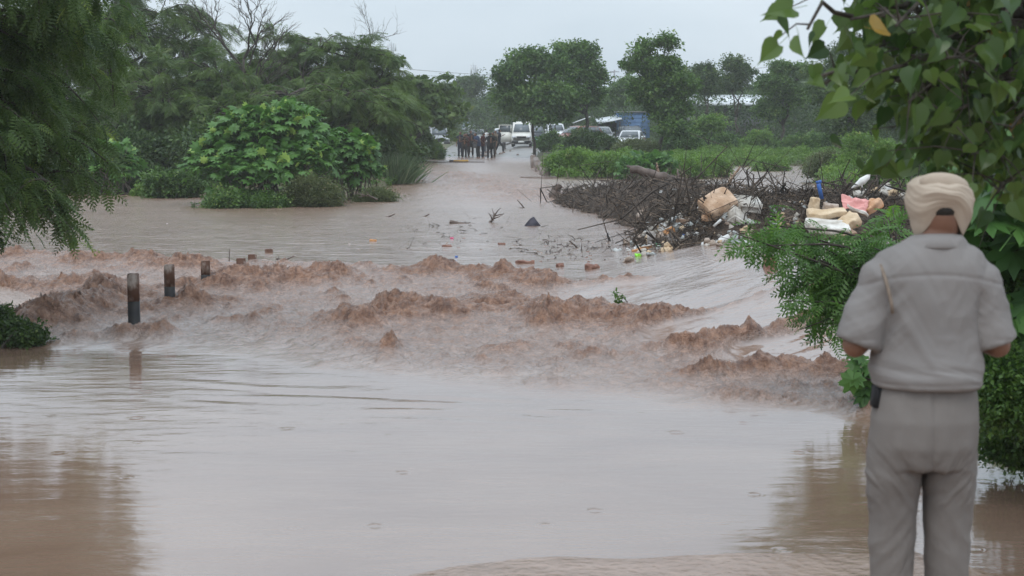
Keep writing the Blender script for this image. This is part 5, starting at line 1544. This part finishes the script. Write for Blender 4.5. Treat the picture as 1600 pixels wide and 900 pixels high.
    for sd in (-1, 1):
        for c0, c1 in zip(cuts[:-1], cuts[1:]):
            b0 = ya + (yd - ya) * c0 + .03; b1 = ya + (yd - ya) * c1 - .03; t0 = yb + (yc - yb) * c0 + .03; t1 = yb + (yc - yb) * c1 - .03
            t0 = max(t0, b0) if c0 == 0 else b0; t1 = min(t1, b1) if c1 == 1 else b1
            pts = [(sd * cw(zl), b0, zl), (sd * cw(zl), b1, zl), (sd * cw(zh), t1, zh), (sd * cw(zh), t0, zh)]
            panel('side_window', pts if sd > 0 else pts[::-1], .015, (sd, 0, .25))
    wr = .30 if kind != 'suv' else .36
    for sy_ in (.17, .80):
        for sd in (-1, 1):
            c = np.array([sd * (hw - .12), yy(sy_), wr]); mb = MB()
            mb.tube([c + (-.10, 0, 0), c + (-.08, 0, 0), c + (.08, 0, 0), c + (.10, 0, 0)], [wr * .9, wr, wr, wr * .9], 18); wh = mb.build('wheel', rubber, root)
            mb = MB(); mb.tube([c + (sd * .095, 0, 0), c + (sd * .112, 0, 0)], [wr * .6, wr * .5], 12); mb.build('rim', rimM, wh)
    hz_ = p['hood'][1][1] * H - .12
    for sd in (-1, 1):
        mb = MB(); mb.box((sd * hw * .72, yy(0) - .005, hz_), (hw * .36, .12, .15), rotm(0, 0, sd * .25), taper=.85); mb.build('headlight', lampM, root)
        mb = MB(); mb.box((sd * (hw + .06), ysb[0] + .38, belt + .10), (.16, .09, .13), taper=.8); mb.build('mirror', blkP if kind == 'van' else mat, root)
        mb = MB(); mb.box((sd * hw * .80, yy(1) - .01, belt - .12), (hw * .22, .08, .22)); mb.build('tail_light', P_R, root)
    mb = MB(); mb.box((0, yy(0) + .0, hz_ - .01), (hw * .95, .09, .12)); 
    mb.build('grille', blkP, root)
    mb = MB(); mb.box((0, yy(0) - .03, .40), (Wd * .94, .14, .18), taper=.97); mb.box((0, yy(0) - .07, .27), (Wd * .7, .08, .09)); mb.build('bumper', blkP if kind == 'van' else mat, root)
    mb = MB(); mb.box((0, yy(0) - .115, .40), (.48, .02, .12)); mb.build('number_plate', plate, root)
    if door:
        mb = MB(); a = R(-62); c = np.array([-hw, ysb[0] + .35, 0])
        dl = np.array([-math.sin(-a), math.cos(-a), 0]) if False else np.array([-math.cos(R(25)), math.sin(R(25)), 0])
        mid = c + dl * .55; mb.box((mid[0], mid[1], .75), (1.1, .06, .80), rotm(0, 0, -R(25)))
        for k_ in (-.52, .52): mb.box((mid[0] + dl[0] * k_, mid[1] + dl[1] * k_, 1.4), (.06, .06, .6), rotm(0, 0, -R(25)))
        mb.box((mid[0], mid[1], 1.70), (1.1, .06, .07), rotm(0, 0, -R(25))); dr = mb.build('door', mat, root)
        mb = MB(); mb.box((mid[0], mid[1], 1.40), (.96, .02, .55), rotm(0, 0, -R(25))); mb.build('window', glass, dr)
    if rack:
        mb = MB()
        for sd in (-1, 1): mb.tube([(sd * hw * .66, ysb[1] + .1, H + .03), (sd * hw * .66, ysb[-2] - .1, H + .02)], [.025, .025], 6)
        mb.build('roof_rails', blkP, root)
    return root
def at_road(px, d): return px_x(px, d), d, road_z(px_x(px, d), d)
x, y, z = at_road(816, 121); make_car('minivan', 'cream white minivan facing the flood with its side door swung open', 'van', x, y + 2, z, R(-2), 4.3, 1.62, 1.98, 'van', P_C, door=True)
x, y, z = at_road(868, 131); make_car('parked_car', 'white hatchback parked between the two roadside trees', 'car', x, y + 1.5, z, R(3), 3.7, 1.62, 1.62, 'hatch', P_W)
x, y, z = at_road(738, 172); make_car('parked_car', 'white seven-seat car standing across the far road behind the people', 'car', x, y + 1, z, R(-62), 4.6, 1.85, 1.85, 'suv', P_W, rack=True)
x, y, z = at_road(746, 160); make_car('parked_car', 'silver sedan nose-on in front of the white seven-seat car', 'car', x, y, z, R(-4), 4.2, 1.66, 1.48, 'sedan', P_S)
x, y, z = at_road(784, 146); make_car('parked_car', 'white hatchback partly hidden behind the open van door', 'car', x, y + 1, z, R(4), 3.8, 1.62, 1.62, 'hatch', P_W)
x, y, z = at_road(836, 134); make_car('parked_car', 'dark hatchback in the shade between the minivan and the first tree', 'car', x, y + 2, z, R(4), 3.7, 1.6, 1.5, 'hatch', P_D)
d = 119; make_car('parked_car', 'red-brown hatchback half hidden by the dark rounded bushes', 'car', px_x(904, d), d, gz(px_x(904, d), d) - .05, R(-55), 3.9, 1.66, 1.52, 'hatch', P_R)
d = 124; make_car('parked_car', 'silver hatchback showing its nose behind the dark bush', 'car', px_x(938, d), d, gz(px_x(938, d), d) - .1, R(10), 3.8, 1.62, 1.5, 'hatch', P_S)
d = 113; make_car('parked_car', 'white sedan in the weeds in front of the blue building', 'car', px_x(985, d), d, gz(px_x(985, d), d) - .3, R(-12), 4.3, 1.7, 1.46, 'sedan', P_W)
d = 119; make_car('parked_car', 'dark car with only its roof showing behind the white sedan', 'car', px_x(988, d), d + 2, gz(px_x(988, d), d) - .05, R(6), 4.0, 1.7, 1.5, 'suv', P_D, rack=True)
d = 136; make_car('parked_van', 'silver van half hidden behind the grey-green roadside bush', 'van', px_x(682, d), d, .1, R(14), 4.3, 1.7, 1.9, 'van', P_S)
d = 165; make_car('parked_car', 'white van standing far back under the second roadside tree', 'van', px_x(887, d), d, .1, R(0), 4.3, 1.6, 1.95, 'van', P_B)
# two small trucks far back on the road
def truck(label, px, d, mat, load, h):
    x = px_x(px, d); root = empty('small_truck', (x, d, .1), R(4), label, 'truck', 'trucks far back on the road')
    mb = MB(); mb.box((0, -1.6, 1.35), (1.7, 1.5, 1.7), taper=.9); mb.build('cab', mat, root)
    mb = MB(); mb.box((0, -2.33, 1.65), (1.35, .08, .62)); mb.build('windscreen', glass, root)
    mb = MB(); mb.box((0, 1.0, 1.2), (1.8, 3.4, .9)); mb.build('cargo_bed', mat, root)
    mb = MB(); mb.loft([(0, 1.0, 1.6, .88, 1.6), (0, 1.0, h - .3, .9, 1.65), (0, 1.0, h, .6, 1.3)], 16, 4); mb.build('load', load, root)
    for sy_ in (-1.6, 1.7):
        for sd in (-1, 1):
            mb = MB(); mb.tube([(sd * .62, sy_, .35), (sd * .85, sy_, .35)], [.36, .36], 14); mb.build('wheel', rubber, root)
truck('small truck with a grey tarpaulin bulging over its load at the road bend', 732, 232, P_B, greyW, 2.75)
truck('small white truck beside the tarpaulin covered one at the road bend', 750, 232, P_W, plW, 2.65)
# scooter
x, y, z = at_road(841, 118); root = empty('scooter', (x, y, z), R(20), 'pale blue scooter parked beside the minivan behind the first tree', 'scooter')
sc_ = paint('pale_blue_paint', (.35, .55, .60))
mb = MB(); mb.tube([(0, .75, .62), (0, .5, .72), (0, .1, .62), (0, -.1, .35), (0, -.45, .40), (0, -.55, .75), (0, -.5, .98)], [.10, .19, .16, .12, .09, .16, .07], 10, 1.0); mb.build('body', sc_, root, smooth=True)
mb = MB(); mb.tube([(0, .75, .80), (0, .4, .84), (0, .1, .78)], [.10, .13, .09], 8); mb.build('seat', blkP, root, smooth=True)
mb = MB(); mb.tube([(-.32, -.42, 1.02), (0, -.5, 1.0), (.32, -.42, 1.02)], [.025, .03, .025], 6); mb.build('handlebar', blkP, root)
for sy_ in (-.62, .62):
    mb = MB(); mb.tube([(-.05, sy_, .26), (.05, sy_, .26)], [.26, .26], 16); mb.build('wheel', rubber, root)
# floating yellow barrier and its fallen pole
p = G(717, 253.5); root = empty('road_barrier', (p[0], p[1], .02), .05, 'yellow and black barrier board lying flat at the water edge before the people', 'barrier')
yel = pmat('yellow_paint', (.55, .30, .05), (.66, .40, .09), 4, .6)
mb = MB(); mb.box((.12, 0, .05), (.86, .3, .12)); mb.build('yellow_board', yel, root)
mb = MB(); mb.box((-.44, 0, .05), (.24, .302, .122)); mb.box((0, -.155, .0), (1.1, .02, .07)); mb.build('black_end', blkP, root)
a, b = G(676, 254.5), G(757, 254.2); mb = MB(); mb.tube([a - a + (0, 0, .03), (b - a) * .5 + (0, 0, .06), b - a + (0, 0, .03)], [.03, .03, .025], 6); o = mb.build('fallen_pole', dw, None, a); tag(o, 'long thin pole lying in the shallow water behind the barrier board', 'pole')
mud_r = np.random.RandomState(4)
for i in range(26):
    px = mud_r.uniform(640, 860); dd = mud_r.uniform(101, 118); x = px_x(px, dd); zz_ = max(gz(x, dd), road_z(x, dd))
    if i == 0:
        mb = MB(); sph_mb(mb, (0, 0, 0), (.16, .12, .1), 7, 5); stone_me = mb.mesh('stone'); V = get_co(stone_me); V *= (1 + .35 * perlin(V[:, 0] * 9, V[:, 1] * 9 + V[:, 2] * 7, 3))[:, None]; set_co(stone_me, V); stone_me.materials.append(conc)
    o = bpy.data.objects.new('stone', stone_me); col.objects.link(o); o.location = (x, dd, zz_ + .03); s_ = mud_r.uniform(.4, 1.5); o.scale = (s_, s_, s_ * .8); o.rotation_euler = (0, 0, i)
    tag(o, 'loose stone on the wet far road by the people', 'stone', 'loose stones on the far road')

# ================================================================ people
skinM = pmat('brown_skin', (.16, .075, .045), (.21, .105, .065), 8, .5)
hairM = pmat('black_hair', (.008, .007, .006), (.02, .018, .016), 20, .5)
CL = {'navy': (.015, .02, .036), 'black': (.014, .014, .016), 'maroon': (.075, .02, .02), 'brown': (.035, .028, .024), 'blue': (.03, .06, .13), 'grey': (.10, .10, .105), 'tan': (.16, .12, .085), 'white': (.62, .62, .62), 'olive': (.03, .034, .028)}
CM = {k: pmat(k + '_cloth', tuple(c * .75 for c in v), v, 6, .9) for k, v in CL.items()}
def small_person(label, px, base_y, rz, top, leg, h=1.68, lean=0.0, stride=0.0, arms='down', bag=None, d=None):
    p = G(px, base_y, 0) if d is None else W(px, HZ + 10, d); x, y = p[0], p[1]
    z = max(float(ground_z(np.array([x]), np.array([y]))[0]), road_z(x, y)) - .01
    root = empty('person', (x, y, z), rz, label, 'person', 'people gathered at the far edge of the flood')
    k = h / 1.72
    hip = np.array([0, 0, .90]); ch = np.array([0, lean * .35, 1.38 - .06 * abs(lean)]); hd = np.array([0, lean * .62 + .02, 1.60 - .12 * abs(lean)])
    hipL, hipR = hip + (-.09, 0, 0), hip + (.09, 0, 0)
    fL = np.array([-.11, stride * .35, .06 + .06 * abs(stride)]); fR = np.array([.11, -stride * .30, .06])
    kL = (hipL + fL) / 2 + (0, .04 + .10 * abs(stride), .02); kR = (hipR + fR) / 2 + (0, .04, .0)
    sh = [ch + (-.19, 0, .04), ch + (.19, 0, .04)]
    if arms == 'down': el = [sh[0] + (-.06, -.02, -.29), sh[1] + (.06, -.02, -.29)]; ha = [el[0] + (.0, .06, -.25), el[1] + (0, .06, -.25)]
    elif arms == 'front': el = [sh[0] + (-.05, .03, -.27), sh[1] + (.05, .03, -.27)]; ha = [el[0] + (.12, .22, .06), el[1] + (-.12, .22, .06)]
    elif arms == 'hips': el = [sh[0] + (-.16, -.06, -.22), sh[1] + (.16, -.06, -.22)]; ha = [el[0] + (.17, .10, -.16), el[1] + (-.17, .10, -.16)]
    else: el = [sh[0] + (-.08, .16, -.22), sh[1] + (.08, -.18, -.22)]; ha = [el[0] + (.05, .18, .10), el[1] + (-.02, -.05, -.24)]
    mb = MB()
    sph_mb(mb, hd, (.078, .095, .115), 14, 10); sph_mb(mb, hd + (0, .095, -.01), (.014, .018, .02), 8, 5)
    for s_ in (-1, 1): sph_mb(mb, hd + (s_ * .08, 0, 0), (.012, .02, .03), 6, 4)
    mb.tube([ch, ch + (hd - ch) * .55, hd], [.075, .052, .05], 10)
    for i in (0, 1):
        mb.tube([sh[i], el[i], ha[i]], [.046, .038, .026], 10); dv = (ha[i] - el[i]) / np.linalg.norm(ha[i] - el[i])
        mb.tube([ha[i], ha[i] + dv * .05, ha[i] + dv * .10], [.026, .036, .026], 8, .8)
        for f_ in (-1.5, -.5, .5, 1.5): mb.tube([ha[i] + dv * .09 + (f_ * .014, 0, 0), ha[i] + dv * .17 + (f_ * .018, .01, 0)], [.009, .007], 5)
        mb.tube([ha[i] + dv * .03, ha[i] + dv * .08 + (.045, .01, 0)], [.012, .009], 5)
    for a_, b_, c_ in ((hipL, kL, fL), (hipR, kR, fR)):
        mb.tube([a_, b_, c_], [.07, .05, .038], 10); mb.tube([c_ + (0, -.06, -.03), c_ + (0, .05, -.03), c_ + (0, .16, -.04)], [.035, .042, .025], 8)
    mb.tube([hip, ch], [.12, .14], 12, 1.2)
    V = voxel(mb.mesh('t'), 'body', .016, 1); set_co(V, get_co(V) * k); link('body', V, skinM, root)
    mb = MB(); mb.tube([hip + (0, 0, -.10), hip + (0, 0, .1), (hip + ch) / 2, ch + (0, 0, -.04), ch + (0, 0, .06), ch + (0, .01, .12)], [.155, .15, .145, .16, .14, .075], 18, 1.28, up=(0, 1, 0))
    for i in (0, 1): mb.tube([sh[i] + (0, 0, .0), sh[i] * .35 + el[i] * .65, el[i]], [.078, .068, .062], 12)
    V = voxel(mb.mesh('t'), 'shirt', .02, 4); c = get_co(V); c = c + get_no(V) * (.012 * perlin(c[:, 0] * 12, c[:, 2] * 9 + c[:, 1] * 7, int(px)))[:, None]; set_co(V, c * k); link('shirt', V, CM[top], root)
    mb = MB(); mb.tube([hip + (0, 0, .08), hip, hip + (0, 0, -.14)], [.135, .145, .12], 16, 1.25, up=(0, 1, 0))
    for a_, b_, c_ in ((hipL, kL, fL), (hipR, kR, fR)): mb.tube([a_ + (0, 0, .02), a_ * .5 + b_ * .5, b_, c_ + (0, 0, .03)], [.10, .092, .076, .066], 12)
    V = voxel(mb.mesh('t'), 'trousers', .02, 3); set_co(V, get_co(V) * k); link('trousers', V, CM[leg], root)
    mb = MB(); sph_mb(mb, hd + (0, -.018, .028), (.088, .098, .105), 12, 8); V = mb.mesh('hair', True); set_co(V, get_co(V) * k); link('hair', V, hairM, root)
    if bag:
        o = lump('shoulder_bag', bag, 0, 0, (.26, .14, .34), (0, 0, .2), CM['grey'], 3, 'bag', .1, p=np.array([x - .22, y - .14, z + .85]))
PP = [('person in a navy top at the outer end of the left-hand group, back turned', 719.5, 246.5, 2.9, 'navy', 'navy', 1.72, 0, 0, 'down'),
      ('person in a brown jacket standing between the navy and the black tops', 725.5, 247, 3.3, 'brown', 'black', 1.62, .1, 0, 'front'),
      ('shorter person in a maroon-brown shirt in the middle of the first group', 730, 246, 2.6, 'maroon', 'brown', 1.60, .1, 0, 'front'),
      ('tall person in dark grey at the inner end of the first group', 735.5, 245.6, 3.6, 'black', 'black', 1.74, 0, .2, 'down'),
      ('person in a blue shirt bending forward with hands before him', 747.5, 246.8, 2.2, 'blue', 'black', 1.70, .35, 0, 'front'),
      ('person in a dark red shirt facing the blue-shirted one', 754, 246.6, -1.8, 'maroon', 'navy', 1.68, .1, 0, 'hips'),
      ('person in a white shirt seen between the two darker groups, farther back', 760.5, 241, .6, 'white', 'grey', 1.70, 0, 0, 'down'),
      ('broad person dressed all in black with hands on hips', 765.5, 247.6, .4, 'black', 'black', 1.74, 0, .15, 'hips'),
      ('person in an olive top standing close behind the broad one in black', 770.5, 246.4, 2.8, 'olive', 'brown', 1.70, .05, 0, 'down'),
      ('person in tan trousers walking off behind the standing ones', 774.5, 242.4, 2.4, 'tan', 'tan', 1.66, 0, .4, 'walk'),
      ('person in a black waistcoat striding away towards the minivan', 779, 242, -1.4, 'navy', 'black', 1.74, .1, 1.0, 'walk')]
for a_ in PP:
    small_person(*a_, bag='grey bag hanging at the side of the blue-shirted person' if 'bending' in a_[0] else None)
small_person('person in white leaning by the open door of the minivan', 788, 0, 1.0, 'white', 'grey', 1.74, 0, 0, 'down', None, 124)

# ---- the uniformed man
khaki = pmat('khaki_grey_cotton', (.20, .185, .177), (.255, .238, .228), 2.2, .92, .0012, 900, spec=.2)
khakiT = pmat('khaki_trouser_cloth', (.165, .148, .137), (.215, .195, .180), 2.0, .92, .0015, 700, spec=.2)
turbM = pmat('cream_turban_cloth', (.40, .325, .255), (.49, .41, .33), 2.6, .92, .0015, 500, spec=.15)
dM = 5.42; pm = W(1443, 700, dM); GMZ = .327
man = empty('person', (pm[0], dM, GMZ), 0, 'man in khaki grey short-sleeved uniform and cream turban, seen from behind, watching the flood', 'person')
# body: one skin
mb = MB()
hc = np.array([.035, .035, 1.685])
sph_mb(mb, hc, (.080, .100, .118), 22, 16); sph_mb(mb, hc + (0, .03, -.06), (.062, .072, .065), 16, 10)
mb.tube([hc + (0, .098, .018), hc + (0, .118, -.008), hc + (0, .118, -.022)], [.009, .016, .013], 10)
mb.tube([hc + (-.028, .094, -.052), hc + (0, .104, -.052), hc + (.028, .094, -.052)], [.006, .009, .006], 8)
for s_ in (-1, 1):
    sph_mb(mb, hc + (s_ * .083, -.005, .0), (.012, .022, .034), 10, 8); sph_mb(mb, hc + (s_ * .032, .088, .022), (.015, .012, .010), 10, 6)
mb.tube([(.02, .0, 1.50), (.02, -.005, 1.57), (.028, .005, 1.62), (.034, .02, 1.66)], [.085, .070, .066, .064], 16)
mb.loft([(0, 0, 1.02, .15, .10), (0, 0, 1.3, .15, .10), (0, 0, 1.48, .17, .10), (0, 0, 1.56, .10, .07)], 18)
ARM = []
for s_, shx, elx in ((-1, -.175, -.258), (1, .185, .248)):
    sh = np.array([shx, 0, 1.49]); el = np.array([elx, -.015, 1.235]); wr = np.array([s_ * .10 + .01, .27, 1.27])
    mb.tube([sh, (sh + el) / 2, el], [.055, .050, .046], 14); mb.tube([el, el * .6 + wr * .4, wr], [.046, .041, .028], 14); sph_mb(mb, el, .047, 12, 8)
    dv = wr - el; dv /= np.linalg.norm(dv); sd = np.cross(dv, (0, 0, 1)); sd /= np.linalg.norm(sd); up_ = np.cross(sd, dv)
    mb.tube([wr, wr + dv * .04, wr + dv * .085], [.026, .040, .036], 12, 1.0)
    for i, ln in enumerate((.070, .080, .074, .058)):
        o_ = wr + dv * .075 + sd * (i - 1.5) * .019
        mb.tube([o_, o_ + dv * ln * .5 + up_ * .006, o_ + dv * ln * .75 + up_ * .03, o_ + dv * ln * .6 + up_ * .052], [.0095, .009, .0082, .0068], 8)
    mb.tube([wr + dv * .02 - sd * s_ * 0 + up_ * .015, wr + dv * .05 + up_ * .045, wr + dv * .085 + up_ * .058], [.013, .011, .008], 8)
    ARM.append(wr)
for s_ in (-1, 1):
    mb.tube([(s_ * .095, 0, 1.0), (s_ * .10, .01, .5), (s_ * .10, 0, .08)], [.085, .055, .042], 12); mb.tube([(s_ * .11, -.07, .05), (s_ * .115, .05, .05), (s_ * .13, .19, .035)], [.036, .046, .028], 10)
me = voxel(mb.mesh('t'), 'body', .0065, 2); link('body', me, skinM, man)
# shirt
mb = MB()
mb.loft([(.003, 0, 1.090, .186, .144), (.003, 0, 1.10, .190, .146), (.003, 0, 1.125, .191, .146), (.003, .005, 1.15, .189, .140), (0, .005, 1.28, .170, .126), (.0, 0, 1.40, .174, .120), (.005, 0, 1.47, .190, .114), (.010, 0, 1.52, .184, .104), (.013, 0, 1.555, .160, .092), (.018, 0, 1.585, .110, .080), (.022, 0, 1.612, .083, .074)], 40, 2.3)
for s_, shx, elx in ((-1, -.158, -.238), (1, .168, .232)):
    sh = np.array([shx, 0, 1.488]); el = np.array([elx, -.012, 1.245]); mb.tube([sh + (s_ * -.04, 0, .010), sh + (s_ * .004, 0, -.025), sh * .5 + el * .5 + (s_ * .004, 0, 0), el + (s_ * .006, 0, -.005)], [.066, .073, .074, .081], 24, 1.0)
me = voxel(mb.mesh('t'), 'shirt', .0065, 9, .6)
c = get_co(me); n_ = get_no(me)
x_, y_, z_ = c[:, 0], c[:, 1], c[:, 2]
tor = (np.abs(x_ - .01) < .19).astype(float)
w1 = .017 * ridged(x_ * 2.2 + 2, z_ * 13 + x_ * 3, 3, 3) * np.exp(-((z_ - 1.14) / .055) ** 2)
w2 = .013 * ridged(x_ * 4.5 + z_ * 2.5, z_ * 3.2 - np.abs(x_) * 6 + y_ * 3, 3, 7, .5) * sstep(1.1, 1.2, z_)
w3 = .016 * ridged(x_ * 7 + z_ * 6 * np.sign(x_ - .01), z_ * 3 + y_ * 5, 3, 9) * np.exp(-(((np.abs(x_ - .01) - .15) / .05) ** 2)) * sstep(1.15, 1.3, z_)
w4 = .006 * fbm(x_ * 5 + 4, z_ * 5 - y_ * 3, 2, 17)
yoke = -.004 * np.exp(-((z_ - 1.492 + .03 * (x_ / .2) ** 2) / .006) ** 2) * (y_ < 0)
spine = .004 * np.exp(-((x_ - .012) / .03) ** 2) * (y_ < 0) * 0 - .006 * np.exp(-((x_ - .012) / .045) ** 2) * np.exp(-((z_ - 1.36) / .14) ** 2) * (y_ < 0)
arm_t = sstep(.175, .21, np.abs(x_ - .005)) * sstep(1.2, 1.3, z_)
w5 = .007 * ridged(z_ * 11 + np.abs(x_) * 7, y_ * 4 + x_ * 3, 3, 29) * arm_t      # creases across the sleeves
cuff = -.003 * np.exp(-((z_ - 1.262) / .004) ** 2) * (np.abs(x_ - .005) > .2)
hem = -.003 * np.exp(-((z_ - 1.108) / .004) ** 2)
set_co(me, c + n_ * (w1 + w2 + w3 + w4 + w5 + cuff + hem + yoke + spine)[:, None]); sh_o = link('shirt', me, khaki, man)
# collar
mb = MB(); n = 40; th = np.linspace(0, 2 * math.pi, n, endpoint=False); V = []
prof = [(1.575, .074, .0), (1.600, .076, 0), (1.628, .072, .0), (1.634, .076, 0), (1.612, .090, 0), (1.588, .104, 0), (1.583, .100, 0)]
for (zv, r_, _) in prof:
    for t in th: 
        dz_ = -.03 * max(0, math.sin(t)) ** 2
        V.append((.022 + r_ * 1.08 * math.cos(t), .005 + r_ * .98 * math.sin(t), zv + dz_ - .010 * abs(math.cos(t)) ** 3))
m = len(prof); i = np.arange(m)[:, None] * n; j = np.arange(n)[None]; k = (j + 1) % n; i2 = ((np.arange(m) + 1) % m)[:, None] * n
mb.add(V, [np.stack([i + j, i + k, i2 + k, i2 + j], -1).reshape(-1, 4)]); mb.build('collar', khaki, sh_o, smooth=True)
# trousers
mb = MB()
mb.loft([(.0, .0, 1.10, .172, .118), (.0, 0, 1.05, .183, .128), (-.004, -.006, .97, .191, .142), (-.005, -.008, .88, .187, .138), (-.005, 0, .80, .178, .118)][::-1], 36, 2.3)
for s_, pts in ((-1, [(-.092, .92, .104), (-.100, .80, .094), (-.102, .70, .086), (-.103, .55, .077), (-.101, .40, .073), (-.094, .22, .086), (-.094, .07, .094)]), (1, [(.088, .92, .104), (.092, .80, .092), (.098, .70, .084), (.102, .55, .077), (.104, .40, .073), (.106, .22, .087), (.106, .07, .095)])):
    mb.loft([(x__, -.004 + .02 * math.sin(z__ * 3), z__, r_, r_ * 1.12) for x__, z__, r_ in pts[::-1]], 28)
me = voxel(mb.mesh('t'), 'trousers', .0065, 7, .6)
c = get_co(me); n_ = get_no(me); x_, y_, z_ = c[:, 0], c[:, 1], c[:, 2]
lx = np.abs(x_) - .1; sg = np.sign(x_)
f1 = .015 * ridged(lx * 3 + 3 * sg + (z_ - .8) * 3.5, (z_ * 9 + lx * 14 * -1), 3, 5) * np.exp(-((z_ - .76) / .12) ** 2)
f2 = .012 * ridged(lx * 6 + sg * 9, z_ * 6.5 + lx * 9, 3, 15) * np.exp(-((z_ - .50) / .15) ** 2)
f3 = .008 * fbm(x_ * 13, z_ * 3.2 + y_ * 3, 3, 25)
f4 = .010 * ridged(x_ * 3, z_ * 16, 3, 35) * np.exp(-((z_ - .13) / .09) ** 2)
seam = -.004 * np.exp(-((x_ + .003) / .006) ** 2) * (z_ > .78) * (y_ < 0)
set_co(me, c + n_ * (f1 + f2 + f3 + f4 + seam)[:, None]); tr_o = link('trousers', me, khakiT, man)
# turban
def turban():
    n, m = 96, 46; th = np.linspace(0, 2 * math.pi, n, endpoint=False); V = []
    for i in range(m):
        t = i / (m - 1)
        for a in th:
            cx_, sy_ = math.cos(a), math.sin(a)        # sin<0 is the back
            back = max(0, -sy_) ** 2
            rim = 1.645 + .066 * back * math.exp(-(cx_ / .70) ** 4) - .030 * abs(cx_) ** 3 + .035 * max(0, sy_)
            zt = 1.830 - .010 * cx_ - .012 * math.exp(-((cx_) / .3) ** 2)
            z = rim + (zt - rim) * (1 - (1 - t) ** 1.25)
            r_ = np.interp(t, [0, .12, .30, .55, .75, .90, 1], [.081, .093, .108, .117, .108, .074, .0])
            rx = r_ * (1.02 + .05 * cx_ * (1 - t)); ry = r_ * 1.12
            u_ = a * 1.0; w_ = t * 7 + 2.2 * math.cos(a) + .5 * math.sin(2 * a)
            fold = .0030 * math.sin(w_ * 2.3 + .5 * math.sin(3 * a)) * min(1, 4 * t) * (1 - t ** 6) + .0011 * math.sin(w_ * 8 + 2 * math.sin(2 * a)) * min(1, 4 * t) * (1 - t ** 6)
            V.append((.036 + (rx + fold) * cx_, .03 + (ry + fold) * sy_, z + fold * .6))
    V = np.array(V)
    V[:, 0] += .006 * perlin(V[:, 0] * 12, V[:, 2] * 14, 2); V[:, 2] += .008 * perlin(V[:, 0] * 9 + 3, V[:, 1] * 9, 4) * sstep(1.72, 1.8, V[:, 2])
    i = np.arange(m - 1)[:, None] * n; j = np.arange(n)[None]; k = (j + 1) % n
    mb = MB(); mb.add(V, [np.stack([i + j, i + k, i + n + k, i + n + j], -1).reshape(-1, 4), np.arange(n)[::-1][None]])
    o = mb.build('turban', turbM, man, smooth=True)
    # top fold lying across
    mb = MB(); a = np.linspace(-1.0, 1.0, 14); pts = [(.036 + .085 * q, .03 - .062 - .02 * math.cos(q * 1.6), 1.800 + .014 * (1 - q * q) - .012 * q) for q in a]
    mb.tube(pts, .010 + .022 * (1 - a ** 2) ** .5, 14, .6); mb.build('fold', turbM, o, smooth=True)
turban()
mb = MB(); sph_mb(mb, hc + (0, -.005, .037), (.084, .104, .058), 22, 14); mb.build('hair', hairM, man, smooth=True)
mb = MB(); sph_mb(mb, hc + (0, .045, -.075), (.066, .062, .06), 16, 10); mb.build('beard', hairM, man, smooth=True)
# lanyard over the left shoulder
mb = MB(); mb.tube([(-.182, .07, 1.485), (-.184, .02, 1.532), (-.182, -.05, 1.520), (-.176, -.092, 1.48), (-.168, -.112, 1.44), (-.160, -.122, 1.40), (-.155, -.124, 1.36)], [.0065] * 7, 8, 1.0); mb.build('lanyard', pmat('tan_cord', (.17, .13, .10), (.23, .18, .14), 60, .9), man, smooth=True)
mb = MB(); mb.box((-.178, -.02, 1.050), (.03, .06, .075), rotm(0, .08, 0), taper=.9); mb.build('phone_pouch', CM['black'], man)
for s_ in (-1, 1):
    mb = MB(); mb.tube([(s_ * .105, -.10, .05), (s_ * .11, -.04, .055), (s_ * .115, .06, .055), (s_ * .125, .16, .045), (s_ * .13, .215, .035)], [.030, .046, .052, .046, .022], 14, 1.0); me = mb.mesh('shoe', True); c = get_co(me); c[:, 2] = np.maximum(c[:, 2], .004); set_co(me, c); link('shoe', me, CM['black'], man)
mb = MB(); p = (ARM[0] + ARM[1]) / 2 + np.array([0, .10, .03]); mb.box((0, 0, 0), (.15, .008, .075)); o = mb.build('phone', CM['black'], None, (pm[0] + p[0], dM + p[1], GMZ + p[2])); tag(o, 'dark mobile phone held up in both hands of the uniformed man', 'phone')

# ================================================================ rainy air
mb = MB(); mb.box((0, 245, 18), (900, 530, 46))
hz = bpy.data.materials.new('rain_haze'); hz.use_nodes = True; nt = hz.node_tree; nt.nodes.clear()
ou = nt.nodes.new('ShaderNodeOutputMaterial'); pv = nt.nodes.new('ShaderNodeVolumePrincipled'); pv.inputs['Color'].default_value = (.96, .97, .97, 1); pv.inputs['Density'].default_value = .0007; pv.inputs['Anisotropy'].default_value = .2
nt.links.new(pv.outputs[0], ou.inputs['Volume'])
tag(mb.build('haze', hz), kind='stuff')
